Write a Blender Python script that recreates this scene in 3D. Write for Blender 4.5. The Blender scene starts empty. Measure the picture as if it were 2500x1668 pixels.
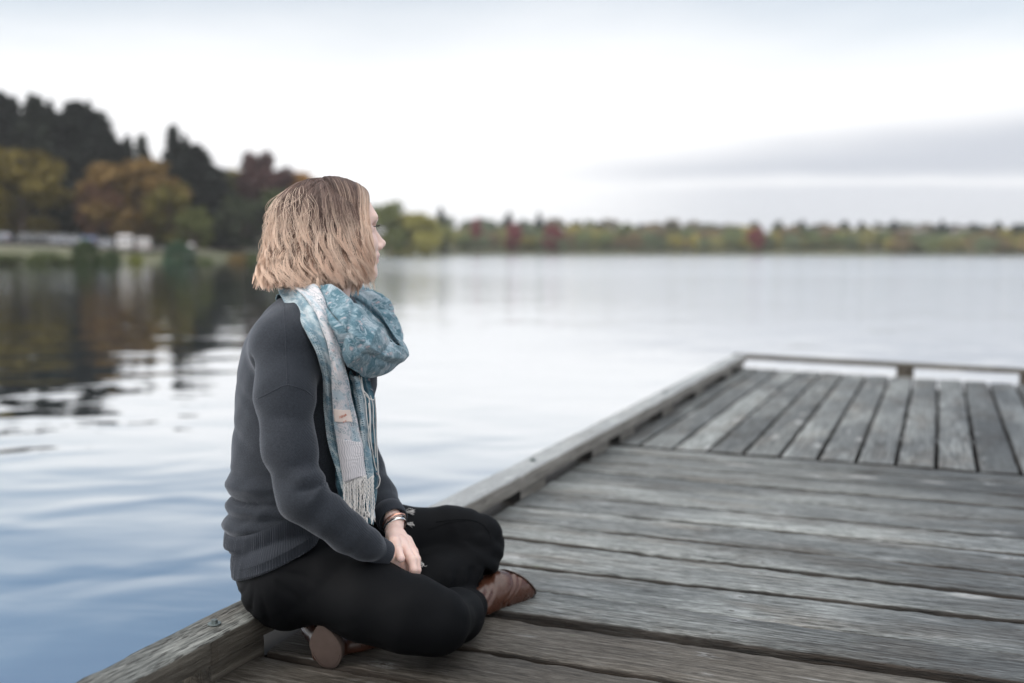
import bpy, math, random
import numpy as np
from mathutils import Vector, Matrix
from mathutils.bvhtree import BVHTree
R = math.radians
random.seed(7); rng = np.random.default_rng(7)
SC = bpy.context.scene
COL = SC.collection

# ------------------------------------------------------------------ camera
CAM_H = 0.85                     # metres above the deck, deck top is z = 0
FPX = 2529.0                     # focal length in pixels of a 2500 px wide picture
PITCH = math.atan((834 - 613) / FPX)
cam_d = bpy.data.cameras.new("camera"); cam = bpy.data.objects.new("camera", cam_d); COL.objects.link(cam)
cam.location = (0, 0, CAM_H); cam.rotation_euler = (math.pi / 2 - PITCH, 0, 0)
cam_d.sensor_width = 36; cam_d.lens = FPX / 2500 * 36
cam_d.clip_start = 0.05; cam_d.clip_end = 6000
cam_d.dof.use_dof = True; cam_d.dof.focus_distance = 2.17; cam_d.dof.aperture_fstop = 1.6
SC.camera = cam

# ------------------------------------------------------------------ sky, sun, exposure
SUN_EL, SUN_AZ = R(38), R(-105)   # azimuth from +Y towards +X
world = bpy.data.worlds.new("World"); SC.world = world; world.use_nodes = True
def build_world():
    nt = world.node_tree; n = nt.nodes; l = nt.links; n.clear()
    out = n.new('ShaderNodeOutputWorld'); bg = n.new('ShaderNodeBackground')
    sky = n.new('ShaderNodeTexSky'); sky.sky_type = 'NISHITA'; sky.sun_disc = False
    sky.sun_elevation = SUN_EL; sky.sun_rotation = SUN_AZ; sky.air_density = 1.0; sky.dust_density = 2.0
    tc = n.new('ShaderNodeTexCoord'); sep = n.new('ShaderNodeSeparateXYZ'); l.new(tc.outputs['Generated'], sep.inputs[0])
    def M(op, a, b=None, c=None, clamp=False):
        m = n.new('ShaderNodeMath'); m.operation = op; m.use_clamp = clamp
        for i, v in enumerate((a, b, c)):
            if v is None: continue
            if isinstance(v, (int, float)): m.inputs[i].default_value = v
            else: l.new(v, m.inputs[i])
        return m.outputs[0]
    def mix(f, a, b):
        m = n.new('ShaderNodeMix'); m.data_type = 'RGBA'
        if isinstance(f, float): m.inputs[0].default_value = f
        else: l.new(f, m.inputs[0])
        for i, v in ((6, a), (7, b)):
            if isinstance(v, tuple): m.inputs[i].default_value = (*v, 1)
            else: l.new(v, m.inputs[i])
        return m.outputs[2]
    X, Y, Z = sep.outputs
    # thin bright overcast over most of the sky, blue left showing high up
    nz = n.new('ShaderNodeTexNoise'); nz.inputs['Scale'].default_value = 2.2; nz.inputs['Detail'].default_value = 5
    mp = n.new('ShaderNodeMapping'); mp.inputs['Scale'].default_value = (1, 1, 5); l.new(tc.outputs['Generated'], mp.inputs[0]); l.new(mp.outputs[0], nz.inputs[0])
    nf = nz.outputs[0]
    zz = M('ADD', Z, M('MULTIPLY', M('SUBTRACT', nf, 0.5), 0.10))
    az = M('ARCTAN2', X, Y)                                   # 0 straight ahead, + to the right
    # veil density falls with height, and away from the bright part of the sky in front
    fall = M('MULTIPLY_ADD', M('MINIMUM', M('ABSOLUTE', M('SUBTRACT', az, 0.02)), 0.7), 0.08, zz)
    veil = n.new('ShaderNodeMapRange'); veil.interpolation_type = 'SMOOTHSTEP'
    l.new(fall, veil.inputs[0]); veil.inputs[1].default_value = 0.13; veil.inputs[2].default_value = 0.36
    veil.inputs[3].default_value = 1.0; veil.inputs[4].default_value = 0.0
    skyb = n.new('ShaderNodeVectorMath'); skyb.operation = 'SCALE'; l.new(sky.outputs[0], skyb.inputs[0]); skyb.inputs[3].default_value = 1.0
    tint = n.new('ShaderNodeVectorMath'); tint.operation = 'MULTIPLY'; l.new(skyb.outputs[0], tint.inputs[0]); tint.inputs[1].default_value = (0.70, 0.73, 0.71)
    col = mix(veil.outputs[0], tint.outputs[0], (WHITE, WHITE * 1.0, WHITE * 1.01))
    # unseen bright sky added as fill: slightly warm behind the viewer, white overhead
    bk = n.new('ShaderNodeMapRange'); bk.interpolation_type = 'SMOOTHSTEP'; l.new(Y, bk.inputs[0]); bk.inputs[1].default_value = 0.15; bk.inputs[2].default_value = -0.55
    def rise(a, b):
        m = n.new('ShaderNodeMapRange'); m.interpolation_type = 'SMOOTHSTEP'; l.new(Z, m.inputs[0]); m.inputs[1].default_value = a; m.inputs[2].default_value = b; return m.outputs[0]
    col = mix(M('MULTIPLY', M('MULTIPLY', bk.outputs[0], 0.85), rise(0.05, 0.5)), col, (6.9, 6.6, 6.4))
    col = mix(M('MULTIPLY', rise(0.46, 0.85), 0.85), col, (12.5, 12.5, 12.5))
    # grey mauve stratus bank low on the right
    nb = n.new('ShaderNodeTexNoise'); nb.inputs['Scale'].default_value = 3.0; nb.inputs['Detail'].default_value = 4
    mb = n.new('ShaderNodeMapping'); mb.inputs['Scale'].default_value = (1.2, 1.2, 9); l.new(tc.outputs['Generated'], mb.inputs[0]); l.new(mb.outputs[0], nb.inputs[0])
    wob = M('MULTIPLY', M('SUBTRACT', nb.outputs[0], 0.5), 0.034)
    def ss(v, a, b):
        m = n.new('ShaderNodeMapRange'); m.interpolation_type = 'SMOOTHSTEP'; l.new(v, m.inputs[0])
        m.inputs[1].default_value = a; m.inputs[2].default_value = b; return m.outputs[0]
    zw = M('ADD', Z, wob)
    # upper band: its top edge climbs to the right, its base is level
    top = M('SUBTRACT', zw, M('MULTIPLY_ADD', az, 0.100, 0.074))
    band1 = M('MULTIPLY', M('SUBTRACT', 1.0, ss(top, -0.030, 0.016)), ss(zw, 0.056, 0.078))
    band1 = M('MULTIPLY', band1, ss(az, -0.06, 0.16))
    band2 = M('MULTIPLY', M('SUBTRACT', 1.0, ss(zw, 0.054, 0.070)), ss(az, 0.0, 0.25))
    band2 = M('MULTIPLY', band2, 0.70)
    bands = M('MAXIMUM', band1, band2)
    bands = M('MULTIPLY', bands, M('SUBTRACT', 1.0, ss(az, 1.1, 1.6)))
    bands = M('SUBTRACT', 1.0, M('POWER', M('SUBTRACT', 1.0, bands, clamp=True), 1.15))
    col = mix(M('MULTIPLY', bands, 0.97), col, (BANK[0], BANK[1], BANK[2]))
    l.new(col, bg.inputs[0]); bg.inputs[1].default_value = 0.11
    l.new(bg.outputs[0], out.inputs[0])
WHITE = 6.2
BANK = (3.35, 3.55, 3.95)
build_world()
sun_d = bpy.data.lights.new("sun", 'SUN'); sun = bpy.data.objects.new("sun", sun_d); COL.objects.link(sun)
sun_d.energy = 1.0; sun_d.angle = R(25); sun_d.color = (1.0, 0.93, 0.86)
sd = Vector((math.sin(SUN_AZ) * math.cos(SUN_EL), math.cos(SUN_AZ) * math.cos(SUN_EL), math.sin(SUN_EL)))
sun.rotation_euler = sd.to_track_quat('Z', 'Y').to_euler()
SC.view_settings.view_transform = 'Standard'; SC.view_settings.look = 'None'
SC.view_settings.exposure = 0.80; SC.view_settings.gamma = 1.0

# ------------------------------------------------------------------ helpers
def D(dx, dy, depth):
    """point at forward distance `depth` seen at (dx, dy) of the 2350 px wide view (used to take measurements)"""
    x, y = dx * 1.06383, dy * 1.06383
    a = (x - 1250) / FPX; b = -(y - 834) / FPX
    r = np.array([a, math.cos(PITCH) + b * math.sin(PITCH), -math.sin(PITCH) + b * math.cos(PITCH)])
    return np.array([0, 0, CAM_H]) + r * (depth / r[1])
def tag(o, label=None, cat=None, group=None, kind=None):
    if label: o['label'] = label
    if cat: o['category'] = cat
    if group: o['group'] = group
    if kind: o['kind'] = kind
    return o
def empty(name, loc=(0, 0, 0), rz=0.0, parent=None):
    o = bpy.data.objects.new(name, None); COL.objects.link(o); o.location = loc; o.rotation_euler = (0, 0, rz)
    o.empty_display_size = 0.1
    if parent: o.parent = parent
    return o
def mesh_obj(name, verts, faces, mat=None, parent=None, smooth=True, loc=None, uv=None, attr=None):
    me = bpy.data.meshes.new(name)
    V = np.asarray(verts, dtype=np.float32).reshape(-1, 3)
    if isinstance(faces, np.ndarray):
        nf, k = faces.shape
        me.vertices.add(len(V)); me.vertices.foreach_set('co', V.ravel())
        me.loops.add(nf * k); me.loops.foreach_set('vertex_index', faces.astype(np.int32).ravel())
        me.polygons.add(nf); me.polygons.foreach_set('loop_start', np.arange(nf, dtype=np.int32) * k)
        me.update(calc_edges=True); me.validate()
    else:
        me.from_pydata([tuple(map(float, v)) for v in V], [], [tuple(int(i) for i in f) for f in faces]); me.update()
    if smooth: me.polygons.foreach_set('use_smooth', [True] * len(me.polygons))
    if uv is not None:
        lay = me.uv_layers.new(name='UVMap')
        vi = np.empty(len(me.loops), dtype=np.int32); me.loops.foreach_get('vertex_index', vi)
        lay.data.foreach_set('uv', np.asarray(uv, dtype=np.float32)[vi].ravel())
    if attr is not None:
        at = me.color_attributes.new(name='Col', type='FLOAT_COLOR', domain='POINT')
        c = np.ones((len(V), 4), dtype=np.float32); c[:, :3] = attr; at.data.foreach_set('color', c.ravel())
    if mat is not None:
        for m in (mat if isinstance(mat, (list, tuple)) else [mat]): me.materials.append(m)
    o = bpy.data.objects.new(name, me); COL.objects.link(o)
    if loc is not None: o.location = loc
    if parent: o.parent = parent
    return o
class MB:
    """collects shapes into one mesh"""
    def __init__(s): s.v = []; s.f = []; s.n = 0
    def add(s, v, f):
        v = np.asarray(v, float).reshape(-1, 3); s.v.append(v); s.f += [tuple(int(i) + s.n for i in q) for q in f]; s.n += len(v); return s
    def box(s, a, b, M=None):
        (x0, y0, z0), (x1, y1, z1) = a, b
        v = np.array([[x, y, z] for z in (z0, z1) for y in (y0, y1) for x in (x0, x1)], float)
        if M is not None: v = np.array([M @ Vector(p) for p in v])
        return s.add(v, [(0, 2, 3, 1), (4, 5, 7, 6), (0, 1, 5, 4), (2, 6, 7, 3), (0, 4, 6, 2), (1, 3, 7, 5)])
    def prism(s, pts, y0, y1):
        """outline in x,z pushed along y"""
        n = len(pts); v = [(p[0], y0, p[1]) for p in pts] + [(p[0], y1, p[1]) for p in pts]
        f = [tuple(range(n))[::-1], tuple(range(n, 2 * n))] + [(i, (i + 1) % n, n + (i + 1) % n, n + i) for i in range(n)]
        return s.add(v, [q[::-1] for q in f])
    def tube(s, P, r, sides=8, cap=True):
        v, f = tube(P, r, sides, cap); return s.add(v, f)
    def build(s, name, mat, parent=None, smooth=False, loc=None):
        return mesh_obj(name, np.concatenate(s.v), s.f, mat, parent, smooth, loc)
def tube(P, r, sides=8, cap=True):
    P = np.asarray(P, float); n = len(P); r = np.broadcast_to(np.asarray(r, float), (n,))
    T = np.gradient(P, axis=0); T /= np.linalg.norm(T, axis=1)[:, None] + 1e-9
    up = np.array([0, 0, 1.0]) if abs(T[0][2]) < 0.9 else np.array([1.0, 0, 0])
    u = np.cross(T[0], up); u /= np.linalg.norm(u); V = []
    for i in range(n):
        u = u - T[i] * (u @ T[i]); u /= np.linalg.norm(u) + 1e-9; w = np.cross(T[i], u)
        for k in range(sides):
            a = 2 * math.pi * k / sides; V.append(P[i] + r[i] * (math.cos(a) * u + math.sin(a) * w))
    F = [(i * sides + k, i * sides + (k + 1) % sides, (i + 1) * sides + (k + 1) % sides, (i + 1) * sides + k) for i in range(n - 1) for k in range(sides)]
    if cap: F += [tuple(range(sides))[::-1], tuple(range((n - 1) * sides, n * sides))]
    return np.array(V), F
def crom(P, n):
    """Catmull-Rom through the control points P (k, ...), n samples"""
    P = np.asarray(P, float); k = len(P)
    if k == 2:
        t = np.linspace(0, 1, n).reshape((-1,) + (1,) * (P.ndim - 1)); return P[0] * (1 - t) + P[1] * t
    Q = np.concatenate([[2 * P[0] - P[1]], P, [2 * P[-1] - P[-2]]])
    t = np.linspace(0, k - 1, n); i = np.minimum(t.astype(int), k - 2); u = (t - i).reshape((-1,) + (1,) * (P.ndim - 1))
    a, b, c, d = Q[i], Q[i + 1], Q[i + 2], Q[i + 3]
    return 0.5 * ((2 * b) + (-a + c) * u + (2 * a - 5 * b + 4 * c - d) * u * u + (-a + 3 * b - 3 * c + d) * u ** 3)
def grid_faces(nu, nv):
    i, j = np.meshgrid(np.arange(nu - 1), np.arange(nv - 1), indexing='ij'); a = (i * nv + j).ravel()
    return np.stack([a, a + nv, a + nv + 1, a + 1], 1)
def snoise(n, scale, seed):
    """smooth 1-D noise, n samples, about `scale` control points"""
    r = np.random.default_rng(seed); k = max(4, int(scale)); return crom(r.uniform(-1, 1, k)[:, None], n)[:, 0]

# ---- materials
def new_mat(name):
    m = bpy.data.materials.new(name); m.use_nodes = True; nt = m.node_tree
    return m, nt, nt.nodes['Principled BSDF']
class NT:
    def __init__(s, nt): s.nt = nt; s.n = nt.nodes; s.l = nt.links
    def node(s, t, **k):
        nd = s.n.new(t)
        for a, b in k.items(): setattr(nd, a, b)
        return nd
    def put(s, sock, v):
        if isinstance(v, bpy.types.NodeSocket): s.l.new(v, sock)
        elif isinstance(v, tuple) and len(v) == 3 and sock.type == 'RGBA': sock.default_value = (*v, 1)
        else: sock.default_value = v
    def math(s, op, a, b=None, c=None):
        m = s.node('ShaderNodeMath', operation=op)
        for i, v in enumerate((a, b, c)):
            if v is not None: s.put(m.inputs[i], v)
        return m.outputs[0]
    def mix(s, f, a, b, mode='MIX'):
        m = s.node('ShaderNodeMix', data_type='RGBA', blend_type=mode); s.put(m.inputs[0], f); s.put(m.inputs[6], a); s.put(m.inputs[7], b); return m.outputs[2]
    def ramp(s, f, stops):
        r = s.node('ShaderNodeValToRGB'); s.put(r.inputs[0], f); e = r.color_ramp.elements
        while len(e) < len(stops): e.new(0.5)
        for q, (p, c) in zip(e, stops): q.position = p; q.color = (*c, 1) if isinstance(c, tuple) else (c, c, c, 1)
        return r.outputs[0]
    def mr(s, v, a, b, c=0.0, d=1.0, smooth=True):
        m = s.node('ShaderNodeMapRange'); m.interpolation_type = 'SMOOTHSTEP' if smooth else 'LINEAR'
        for i, q in enumerate((v, a, b, c, d)): s.put(m.inputs[i], q)
        return m.outputs[0]
    def mapping(s, vec, scale=(1, 1, 1), loc=None, rot=(0, 0, 0)):
        m = s.node('ShaderNodeMapping'); s.put(m.inputs[0], vec); m.inputs['Scale'].default_value = scale; m.inputs['Rotation'].default_value = rot
        if loc is not None: s.put(m.inputs['Location'], loc)
        return m.outputs[0]
    def noise(s, vec, scale, detail=4, rough=0.5, dist=0.0):
        m = s.node('ShaderNodeTexNoise'); s.put(m.inputs['Vector'], vec); m.inputs['Scale'].default_value = scale
        m.inputs['Detail'].default_value = detail; m.inputs['Roughness'].default_value = rough; m.inputs['Distortion'].default_value = dist
        return m.outputs[0]
    def voro(s, vec, scale, rnd=1.0, feature='F1', out=0):
        m = s.node('ShaderNodeTexVoronoi', feature=feature); s.put(m.inputs['Vector'], vec); m.inputs['Scale'].default_value = scale
        m.inputs['Randomness'].default_value = rnd; return m.outputs[out]
    def wave(s, vec, scale, dist=0.0, dscale=1.0, axis='X', detail=2):
        m = s.node('ShaderNodeTexWave', bands_direction=axis); s.put(m.inputs['Vector'], vec); m.inputs['Scale'].default_value = scale
        m.inputs['Distortion'].default_value = dist; m.inputs['Detail Scale'].default_value = dscale; m.inputs['Detail'].default_value = detail
        return m.outputs[1]
    def bump(s, h, dist, strength=1.0, prev=None):
        b = s.node('ShaderNodeBump'); s.put(b.inputs['Height'], h); b.inputs['Distance'].default_value = dist; b.inputs['Strength'].default_value = strength
        if prev is not None: s.l.new(prev, b.inputs['Normal'])
        return b.outputs[0]
def simple_mat(name, col, rough=0.6, metal=0.0, nscale=8.0, var=0.15, bump=0.0, spec=0.5):
    m, nt, b = new_mat(name); t = NT(nt)
    tc = t.node('ShaderNodeTexCoord').outputs['Object']; f = t.noise(tc, nscale, 4)
    c = t.mix(f, tuple(x * (1 - var) for x in col), tuple(min(1, x * (1 + var)) for x in col))
    t.put(b.inputs['Base Color'], c); b.inputs['Roughness'].default_value = rough; b.inputs['Metallic'].default_value = metal
    b.inputs['Specular IOR Level'].default_value = spec
    if bump: t.put(b.inputs['Normal'], t.bump(f, bump))
    return m

# ================================================================== SETTING
# dock frame: a runs along the edge rail away from the camera, b runs to the right along the near boards
YAW = R(22.43)
Adir = np.array([math.sin(YAW), math.cos(YAW), 0]); Bdir = np.array([math.cos(YAW), -math.sin(YAW), 0])
def AB(a, b, z=0.0): return Adir * a + Bdir * b + np.array([0, 0, z])

def wood_mat(name, kind):
    m, nt, b = new_mat(name); t = NT(nt)
    tc = t.node('ShaderNodeTexCoord').outputs['Object']
    oi = t.node('ShaderNodeObjectInfo'); rnd = oi.outputs['Random']
    off = t.node('ShaderNodeCombineXYZ'); t.put(off.inputs[0], t.math('MULTIPLY', rnd, 37.0)); t.put(off.inputs[1], t.math('MULTIPLY', rnd, 11.0))
    v = t.node('ShaderNodeVectorMath', operation='ADD'); t.put(v.inputs[0], tc); t.put(v.inputs[1], off.outputs[0]); v = v.outputs[0]
    warp = t.noise(t.mapping(v, (1.2, 5, 5)), 1.0, 3)
    wv = t.node('ShaderNodeCombineXYZ'); t.put(wv.inputs[1], t.math('MULTIPLY', warp, 0.05))
    vw = t.node('ShaderNodeVectorMath', operation='ADD'); t.put(vw.inputs[0], v); t.put(vw.inputs[1], wv.outputs[0]); vw = vw.outputs[0]
    grain = t.noise(t.mapping(vw, (4.5, 95, 95)), 1.0, 6, 0.62)
    fine = t.noise(t.mapping(vw, (28, 330, 330)), 1.0, 4, 0.6)
    blot = t.noise(t.mapping(v, (2.6, 9, 9)), 1.0, 5, 0.6)
    damp = t.noise(t.mapping(v, (0.9, 3, 3)), 1.0, 3, 0.5)
    g = t.math('ADD', t.math('MULTIPLY_ADD', fine, 0.75, t.math('MULTIPLY', grain, 0.75)), -0.20)
    base = t.ramp(g, [(0.36, (0.022, 0.023, 0.022)), (0.47, (0.100, 0.108, 0.106)), (0.60, (0.215, 0.230, 0.226)), (0.74, (0.37, 0.39, 0.388))])
    warm = t.ramp(g, [(0.36, (0.022, 0.017, 0.012)), (0.50, (0.088, 0.074, 0.058)), (0.74, (0.22, 0.20, 0.175))])
    col = t.mix(t.math('MULTIPLY', t.mr(blot, 0.45, 0.70), 0.55), base, warm)
    col = t.mix(t.math('MULTIPLY', t.mr(damp, 0.42, 0.60), 0.75), col, t.mix(1.0, col, (0.42, 0.43, 0.45), 'MULTIPLY'))
    if kind == 'damp': col = t.mix(0.75, t.mix(1.0, col, (0.50, 0.48, 0.46), 'MULTIPLY'), t.mix(1.0, warm, (0.70, 0.70, 0.70), 'MULTIPLY'))
    if kind == 'rail': col = t.mix(1.0, col, (0.82, 0.80, 0.76), 'MULTIPLY')
    if kind == 'pale': col = t.mix(0.45, col, (0.42, 0.44, 0.45))  # rail tops paled: grazing sky reflection put into the colour
    if kind in ('near', 'far'):                     # darker, cooler tone over the right half of the dock
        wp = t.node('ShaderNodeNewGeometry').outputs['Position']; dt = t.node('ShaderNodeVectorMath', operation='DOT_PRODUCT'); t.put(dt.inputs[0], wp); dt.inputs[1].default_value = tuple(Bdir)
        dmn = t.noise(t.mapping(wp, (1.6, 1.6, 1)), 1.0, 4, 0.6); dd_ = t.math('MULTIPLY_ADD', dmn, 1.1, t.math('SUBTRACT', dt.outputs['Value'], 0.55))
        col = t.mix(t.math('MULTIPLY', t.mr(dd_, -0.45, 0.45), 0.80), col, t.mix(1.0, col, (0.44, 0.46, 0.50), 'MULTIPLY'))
    # per board tone
    tone = t.math('MULTIPLY_ADD', rnd, 0.55, 0.72)
    cm = t.node('ShaderNodeCombineColor'); [t.put(cm.inputs[i], tone) for i in range(3)]
    col = t.mix(1.0, col, cm.outputs[0], 'MULTIPLY')
    # pale worn streaks and knots with a bleached halo
    pale = t.noise(t.mapping(v, (5, 38, 38)), 1.0, 5, 0.65)
    col = t.mix(t.math('MULTIPLY', t.mr(pale, 0.60, 0.78), 0.55), col, (0.46, 0.48, 0.49))
    kd = t.voro(t.mapping(vw, (2.1, 6.5, 1)), 1.0, 1.0)
    halo = t.math('SUBTRACT', 1.0, t.mr(kd, 0.04, 0.17)); core = t.math('SUBTRACT', 1.0, t.mr(kd, 0.022, 0.045))
    col = t.mix(t.math('MULTIPLY', halo, 0.45), col, (0.50, 0.51, 0.51))
    ring = t.wave(t.math('MULTIPLY', kd, 1.0), 1.0) if False else core
    col = t.mix(t.math('MULTIPLY', ring, 0.7), col, (0.06, 0.05, 0.045))
    # incised preservative marks: short dark dashes in staggered rows
    dv = t.voro(t.mapping(v, (21, 140, 1)), 1.0, 0.6)
    dm = t.noise(t.mapping(v, (1.5, 6, 1)), 1.0, 2)
    # thin the cell distance into dashes by stretching the cell lookup once more
    dash = t.math('SUBTRACT', 1.0, t.mr(dv, 0.20, 0.34))
    if kind == 'rail': amt = 0.85
    elif kind in ('pale', 'block'): amt = 0.25
    elif kind in ('near', 'damp'): amt = t.math('MULTIPLY', t.mr(dm, 0.45, 0.62), 0.6)
    else: amt = 0.0
    if kind != 'far':
        col = t.mix(t.math('MULTIPLY', dash, amt), col, (0.025, 0.022, 0.02))
    # bleached rings round the nail heads, in pairs over each joist
    so = t.node('ShaderNodeSeparateXYZ'); t.put(so.inputs[0], tc); jx = t.noise(t.mapping(v, (0.8, 9, 1)), 1.0, 1)
    nx = t.math('SUBTRACT', t.math('FRACT', t.math('MULTIPLY_ADD', jx, 0.16, t.math('MULTIPLY', so.outputs[0], 1.62))), 0.5); ny = t.math('SUBTRACT', t.math('ABSOLUTE', so.outputs[1]), 0.052)
    nd = t.math('SQRT', t.math('ADD', t.math('POWER', t.math('MULTIPLY', nx, 0.42), 2.0), t.math('POWER', t.math('MULTIPLY', ny, 1.6), 2.0)))
    hal = t.noise(t.mapping(v, (25, 70, 1)), 1.0, 4, 0.7)
    col = t.mix(t.math('MULTIPLY', t.math('MULTIPLY', t.math('SUBTRACT', 1.0, t.mr(nd, 0.006, 0.034)), t.mr(hal, 0.42, 0.62)), 0.0 if kind in ('rail', 'pale', 'block') else t.math('MULTIPLY', t.mr(t.noise(t.mapping(v, (1.7, 9, 1), (5, 2, 0)), 1.0, 1), 0.46, 0.62), 0.75)), col, (0.42, 0.44, 0.45))
    col = t.mix(0.0 if kind in ('rail', 'pale', 'block') else t.math('SUBTRACT', 1.0, t.mr(nd, 0.0035, 0.0060)), col, (0.035, 0.028, 0.022))
    spk = t.noise(t.mapping(v, (55, 150, 1)), 1.0, 3, 0.6); col = t.mix(t.math('MULTIPLY', t.mr(spk, 0.62, 0.72), 0.6), col, (0.04, 0.038, 0.035))
    # splits along the grain
    crk = t.noise(t.mapping(vw, (1.1, 60, 60), (3, 7, 1)), 1.0, 2, 0.4)
    crack = t.math('SUBTRACT', 1.0, t.mr(t.math('ABSOLUTE', t.math('SUBTRACT', crk, 0.45)), 0.002, 0.016))
    crack = t.math('MULTIPLY', crack, t.mr(blot, 0.44, 0.60))
    col = t.mix(t.math('MULTIPLY', crack, 0.85), col, (0.02, 0.018, 0.016))
    # sawn edges brown, not grey; boards' nearly black, gap shade put in the colour
    nrm = t.node('ShaderNodeTexCoord').outputs['Normal']; sx = t.node('ShaderNodeSeparateXYZ'); t.put(sx.inputs[0], nrm)
    side = t.math('SUBTRACT', 1.0, t.mr(sx.outputs[2], 0.45, 0.97))
    brown = t.ramp(grain, [(0.35, (0.005, 0.004, 0.003)), (0.7, (0.036, 0.024, 0.016))])
    if kind == 'rail': brown = t.ramp(grain, [(0.35, (0.045, 0.038, 0.030)), (0.7, (0.12, 0.105, 0.085))])
    if kind in ('pale', 'block'): brown = t.ramp(grain, [(0.35, (0.12, 0.108, 0.092)), (0.7, (0.29, 0.27, 0.24))])
    col = t.mix(t.math('MULTIPLY', side, 0.85), col, brown)
    if kind == 'block': col = t.mix(t.mr(t.math('ABSOLUTE', sx.outputs[0]), 0.6, 0.8), col, (0.008, 0.008, 0.008))
    # moss in the low joints
    moss = t.noise(t.mapping(v, (7, 12, 12)), 1.0, 4, 0.7)
    col = t.mix(t.math('MULTIPLY', t.mr(moss, 0.66, 0.76), 0.30), col, (0.09, 0.12, 0.07))
    t.put(b.inputs['Base Color'], col)
    t.put(b.inputs['Roughness'], t.math('MULTIPLY_ADD', grain, 0.25, 0.52)); b.inputs['Specular IOR Level'].default_value = 0.3
    nb = t.bump(g, 0.004, 0.8)
    nb = t.bump(t.math('SUBTRACT', t.math('MULTIPLY', crack, -1.0), t.math('MULTIPLY', dash, amt) if kind != 'far' else 0.0), 0.002, 0.8, nb)
    t.put(b.inputs['Normal'], nb)
    return m
M_DAMP = wood_mat('damp_brown_board', 'damp'); M_NEAR = wood_mat('weathered_board', 'near'); M_FAR = wood_mat('weathered_far_board', 'far'); M_RAIL = wood_mat('incised_timber', 'rail'); M_PALERAIL = wood_mat('sheen_timber', 'pale'); M_BLOCK = wood_mat('block_timber', 'block')
M_DARKWOOD = simple_mat('dark_wet_timber', (0.02, 0.018, 0.016), 0.7, nscale=20, var=0.4)
M_STEEL = simple_mat('galvanised_steel', (0.16, 0.19, 0.19), 0.5, 0.7, 60, 0.5)

dock = empty('dock', tuple(AB(0, 0, -0.04)))
tag(dock, 'weathered grey timber dock with low edge rail on the calm lake', 'dock')
def board(name, P00, P01, P10, P11, top, thick, mat, seed, segs=90, rough=0.0018, parent=None):
    """board whose long direction runs P0x -> P1x ; each P is (a, b) ; x local = along"""
    P00, P01, P10, P11 = [AB(*p) for p in (P00, P01, P10, P11)]
    c0 = (P00 + P01) / 2; ax = ((P10 + P11) / 2 - c0); L = np.linalg.norm(ax); ax = ax / L; ay = np.cross([0, 0, 1], ax)
    w0 = np.linalg.norm(P01 - P00) / 2; w1 = np.linalg.norm(P11 - P10) / 2
    r = np.random.default_rng(seed)
    prof = [(-1, -thick), (-1, -0.008), (-0.975, -0.0030), (-0.93, -0.0004), (-0.6, 0.0), (-0.2, 0.0), (0.2, 0.0), (0.6, 0.0), (0.93, -0.0004), (0.975, -0.0030), (1, -0.008), (1, -thick)]
    n = segs + 1; el = rough * (snoise(n, L * 9, seed * 3 + 1) + 0.6 * snoise(n, L * 40, seed * 3 + 2)); er = rough * (snoise(n, L * 9, seed * 5 + 3) + 0.6 * snoise(n, L * 40, seed * 5 + 4))
    bow = 0.0012 * snoise(n, L * 2, seed * 7 + 5); cup = r.uniform(-0.002, 0.002); tw = r.uniform(-0.004, 0.004)
    X = np.linspace(0, L, n); W = w0 + (w1 - w0) * X / L
    V = np.zeros((n, len(prof), 3))
    for j, (s, z) in enumerate(prof):
        V[:, j, 0] = X; e = el if s < 0 else er
        V[:, j, 1] = s * W + (e * abs(s) ** 3 if z > -thick else e)
        V[:, j, 2] = z + bow + cup * s * s + tw * s * (X / L - 0.5)
        if abs(s) > 0.9: V[:, j, 2] -= np.abs(e) * 1.0
    k = len(prof); F = [(i * k + j, (i + 1) * k + j, (i + 1) * k + j + 1, i * k + j + 1) for i in range(n - 1) for j in range(k - 1)]
    F += [(i * k + k - 1, (i + 1) * k + k - 1, (i + 1) * k, i * k) for i in range(n - 1)]
    F += [tuple(range(k)), tuple(range((n - 1) * k, n * k))[::-1]]
    F = [f[::-1] for f in F]
    o = mesh_obj(name, V.reshape(-1, 3), F, mat, parent, smooth=True)
    try: o.data.set_sharp_from_angle(angle=R(50))
    except Exception: pass
    o.location = Vector(c0 + np.array([0, 0, top])) - (Vector(parent.location) if parent else Vector())
    o.rotation_euler = (0, 0, math.atan2(ax[1], ax[0]))
    return o
# near boards lie across the dock; (a at the left end, a at the right end, gap left, gap right, top height of the board BEYOND)
joints = [(-1.00, -1.00, .010, .010), (-.80, -.80, .010, .010), (-.60, -.60, .010, .010), (-.40, -.40, .010, .010), (-.20, -.20, .010, .010), (0.0, 0.0, .010, .010),
          (0.20, 0.20, .010, .010), (0.40, 0.40, .010, .010), (0.59, 0.60, .012, .010), (0.785, 0.79, .010, .010), (0.98, 0.985, .012, .010), (1.18, 1.18, .010, .012), (1.375, 1.37, .012, .010),
          (1.572, 1.57, .010, .010), (1.772, 1.765, .014, .010), (1.967, 1.960, .018, .022), (2.180, 2.196, .014, .040), (2.373, 2.372, .008, .012), (2.538, 2.600, .010, .012),
          (2.790, 2.774, .007, .009), (2.972, 2.972, .008, .008), (3.162, 3.180, .006, .010), (3.362, 3.362, .008, .008), (3.560, 3.560, .007, .009), (3.768, 3.768, .008, .008),
          (3.965, 3.965, .008, .008), (4.172, 4.180, .008, .008), (4.345, 4.345, .012, .012)]
BL, BR = -1.303, 1.9
heights = {15: -0.004, 16: 0.006, 17: -0.003}
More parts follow.
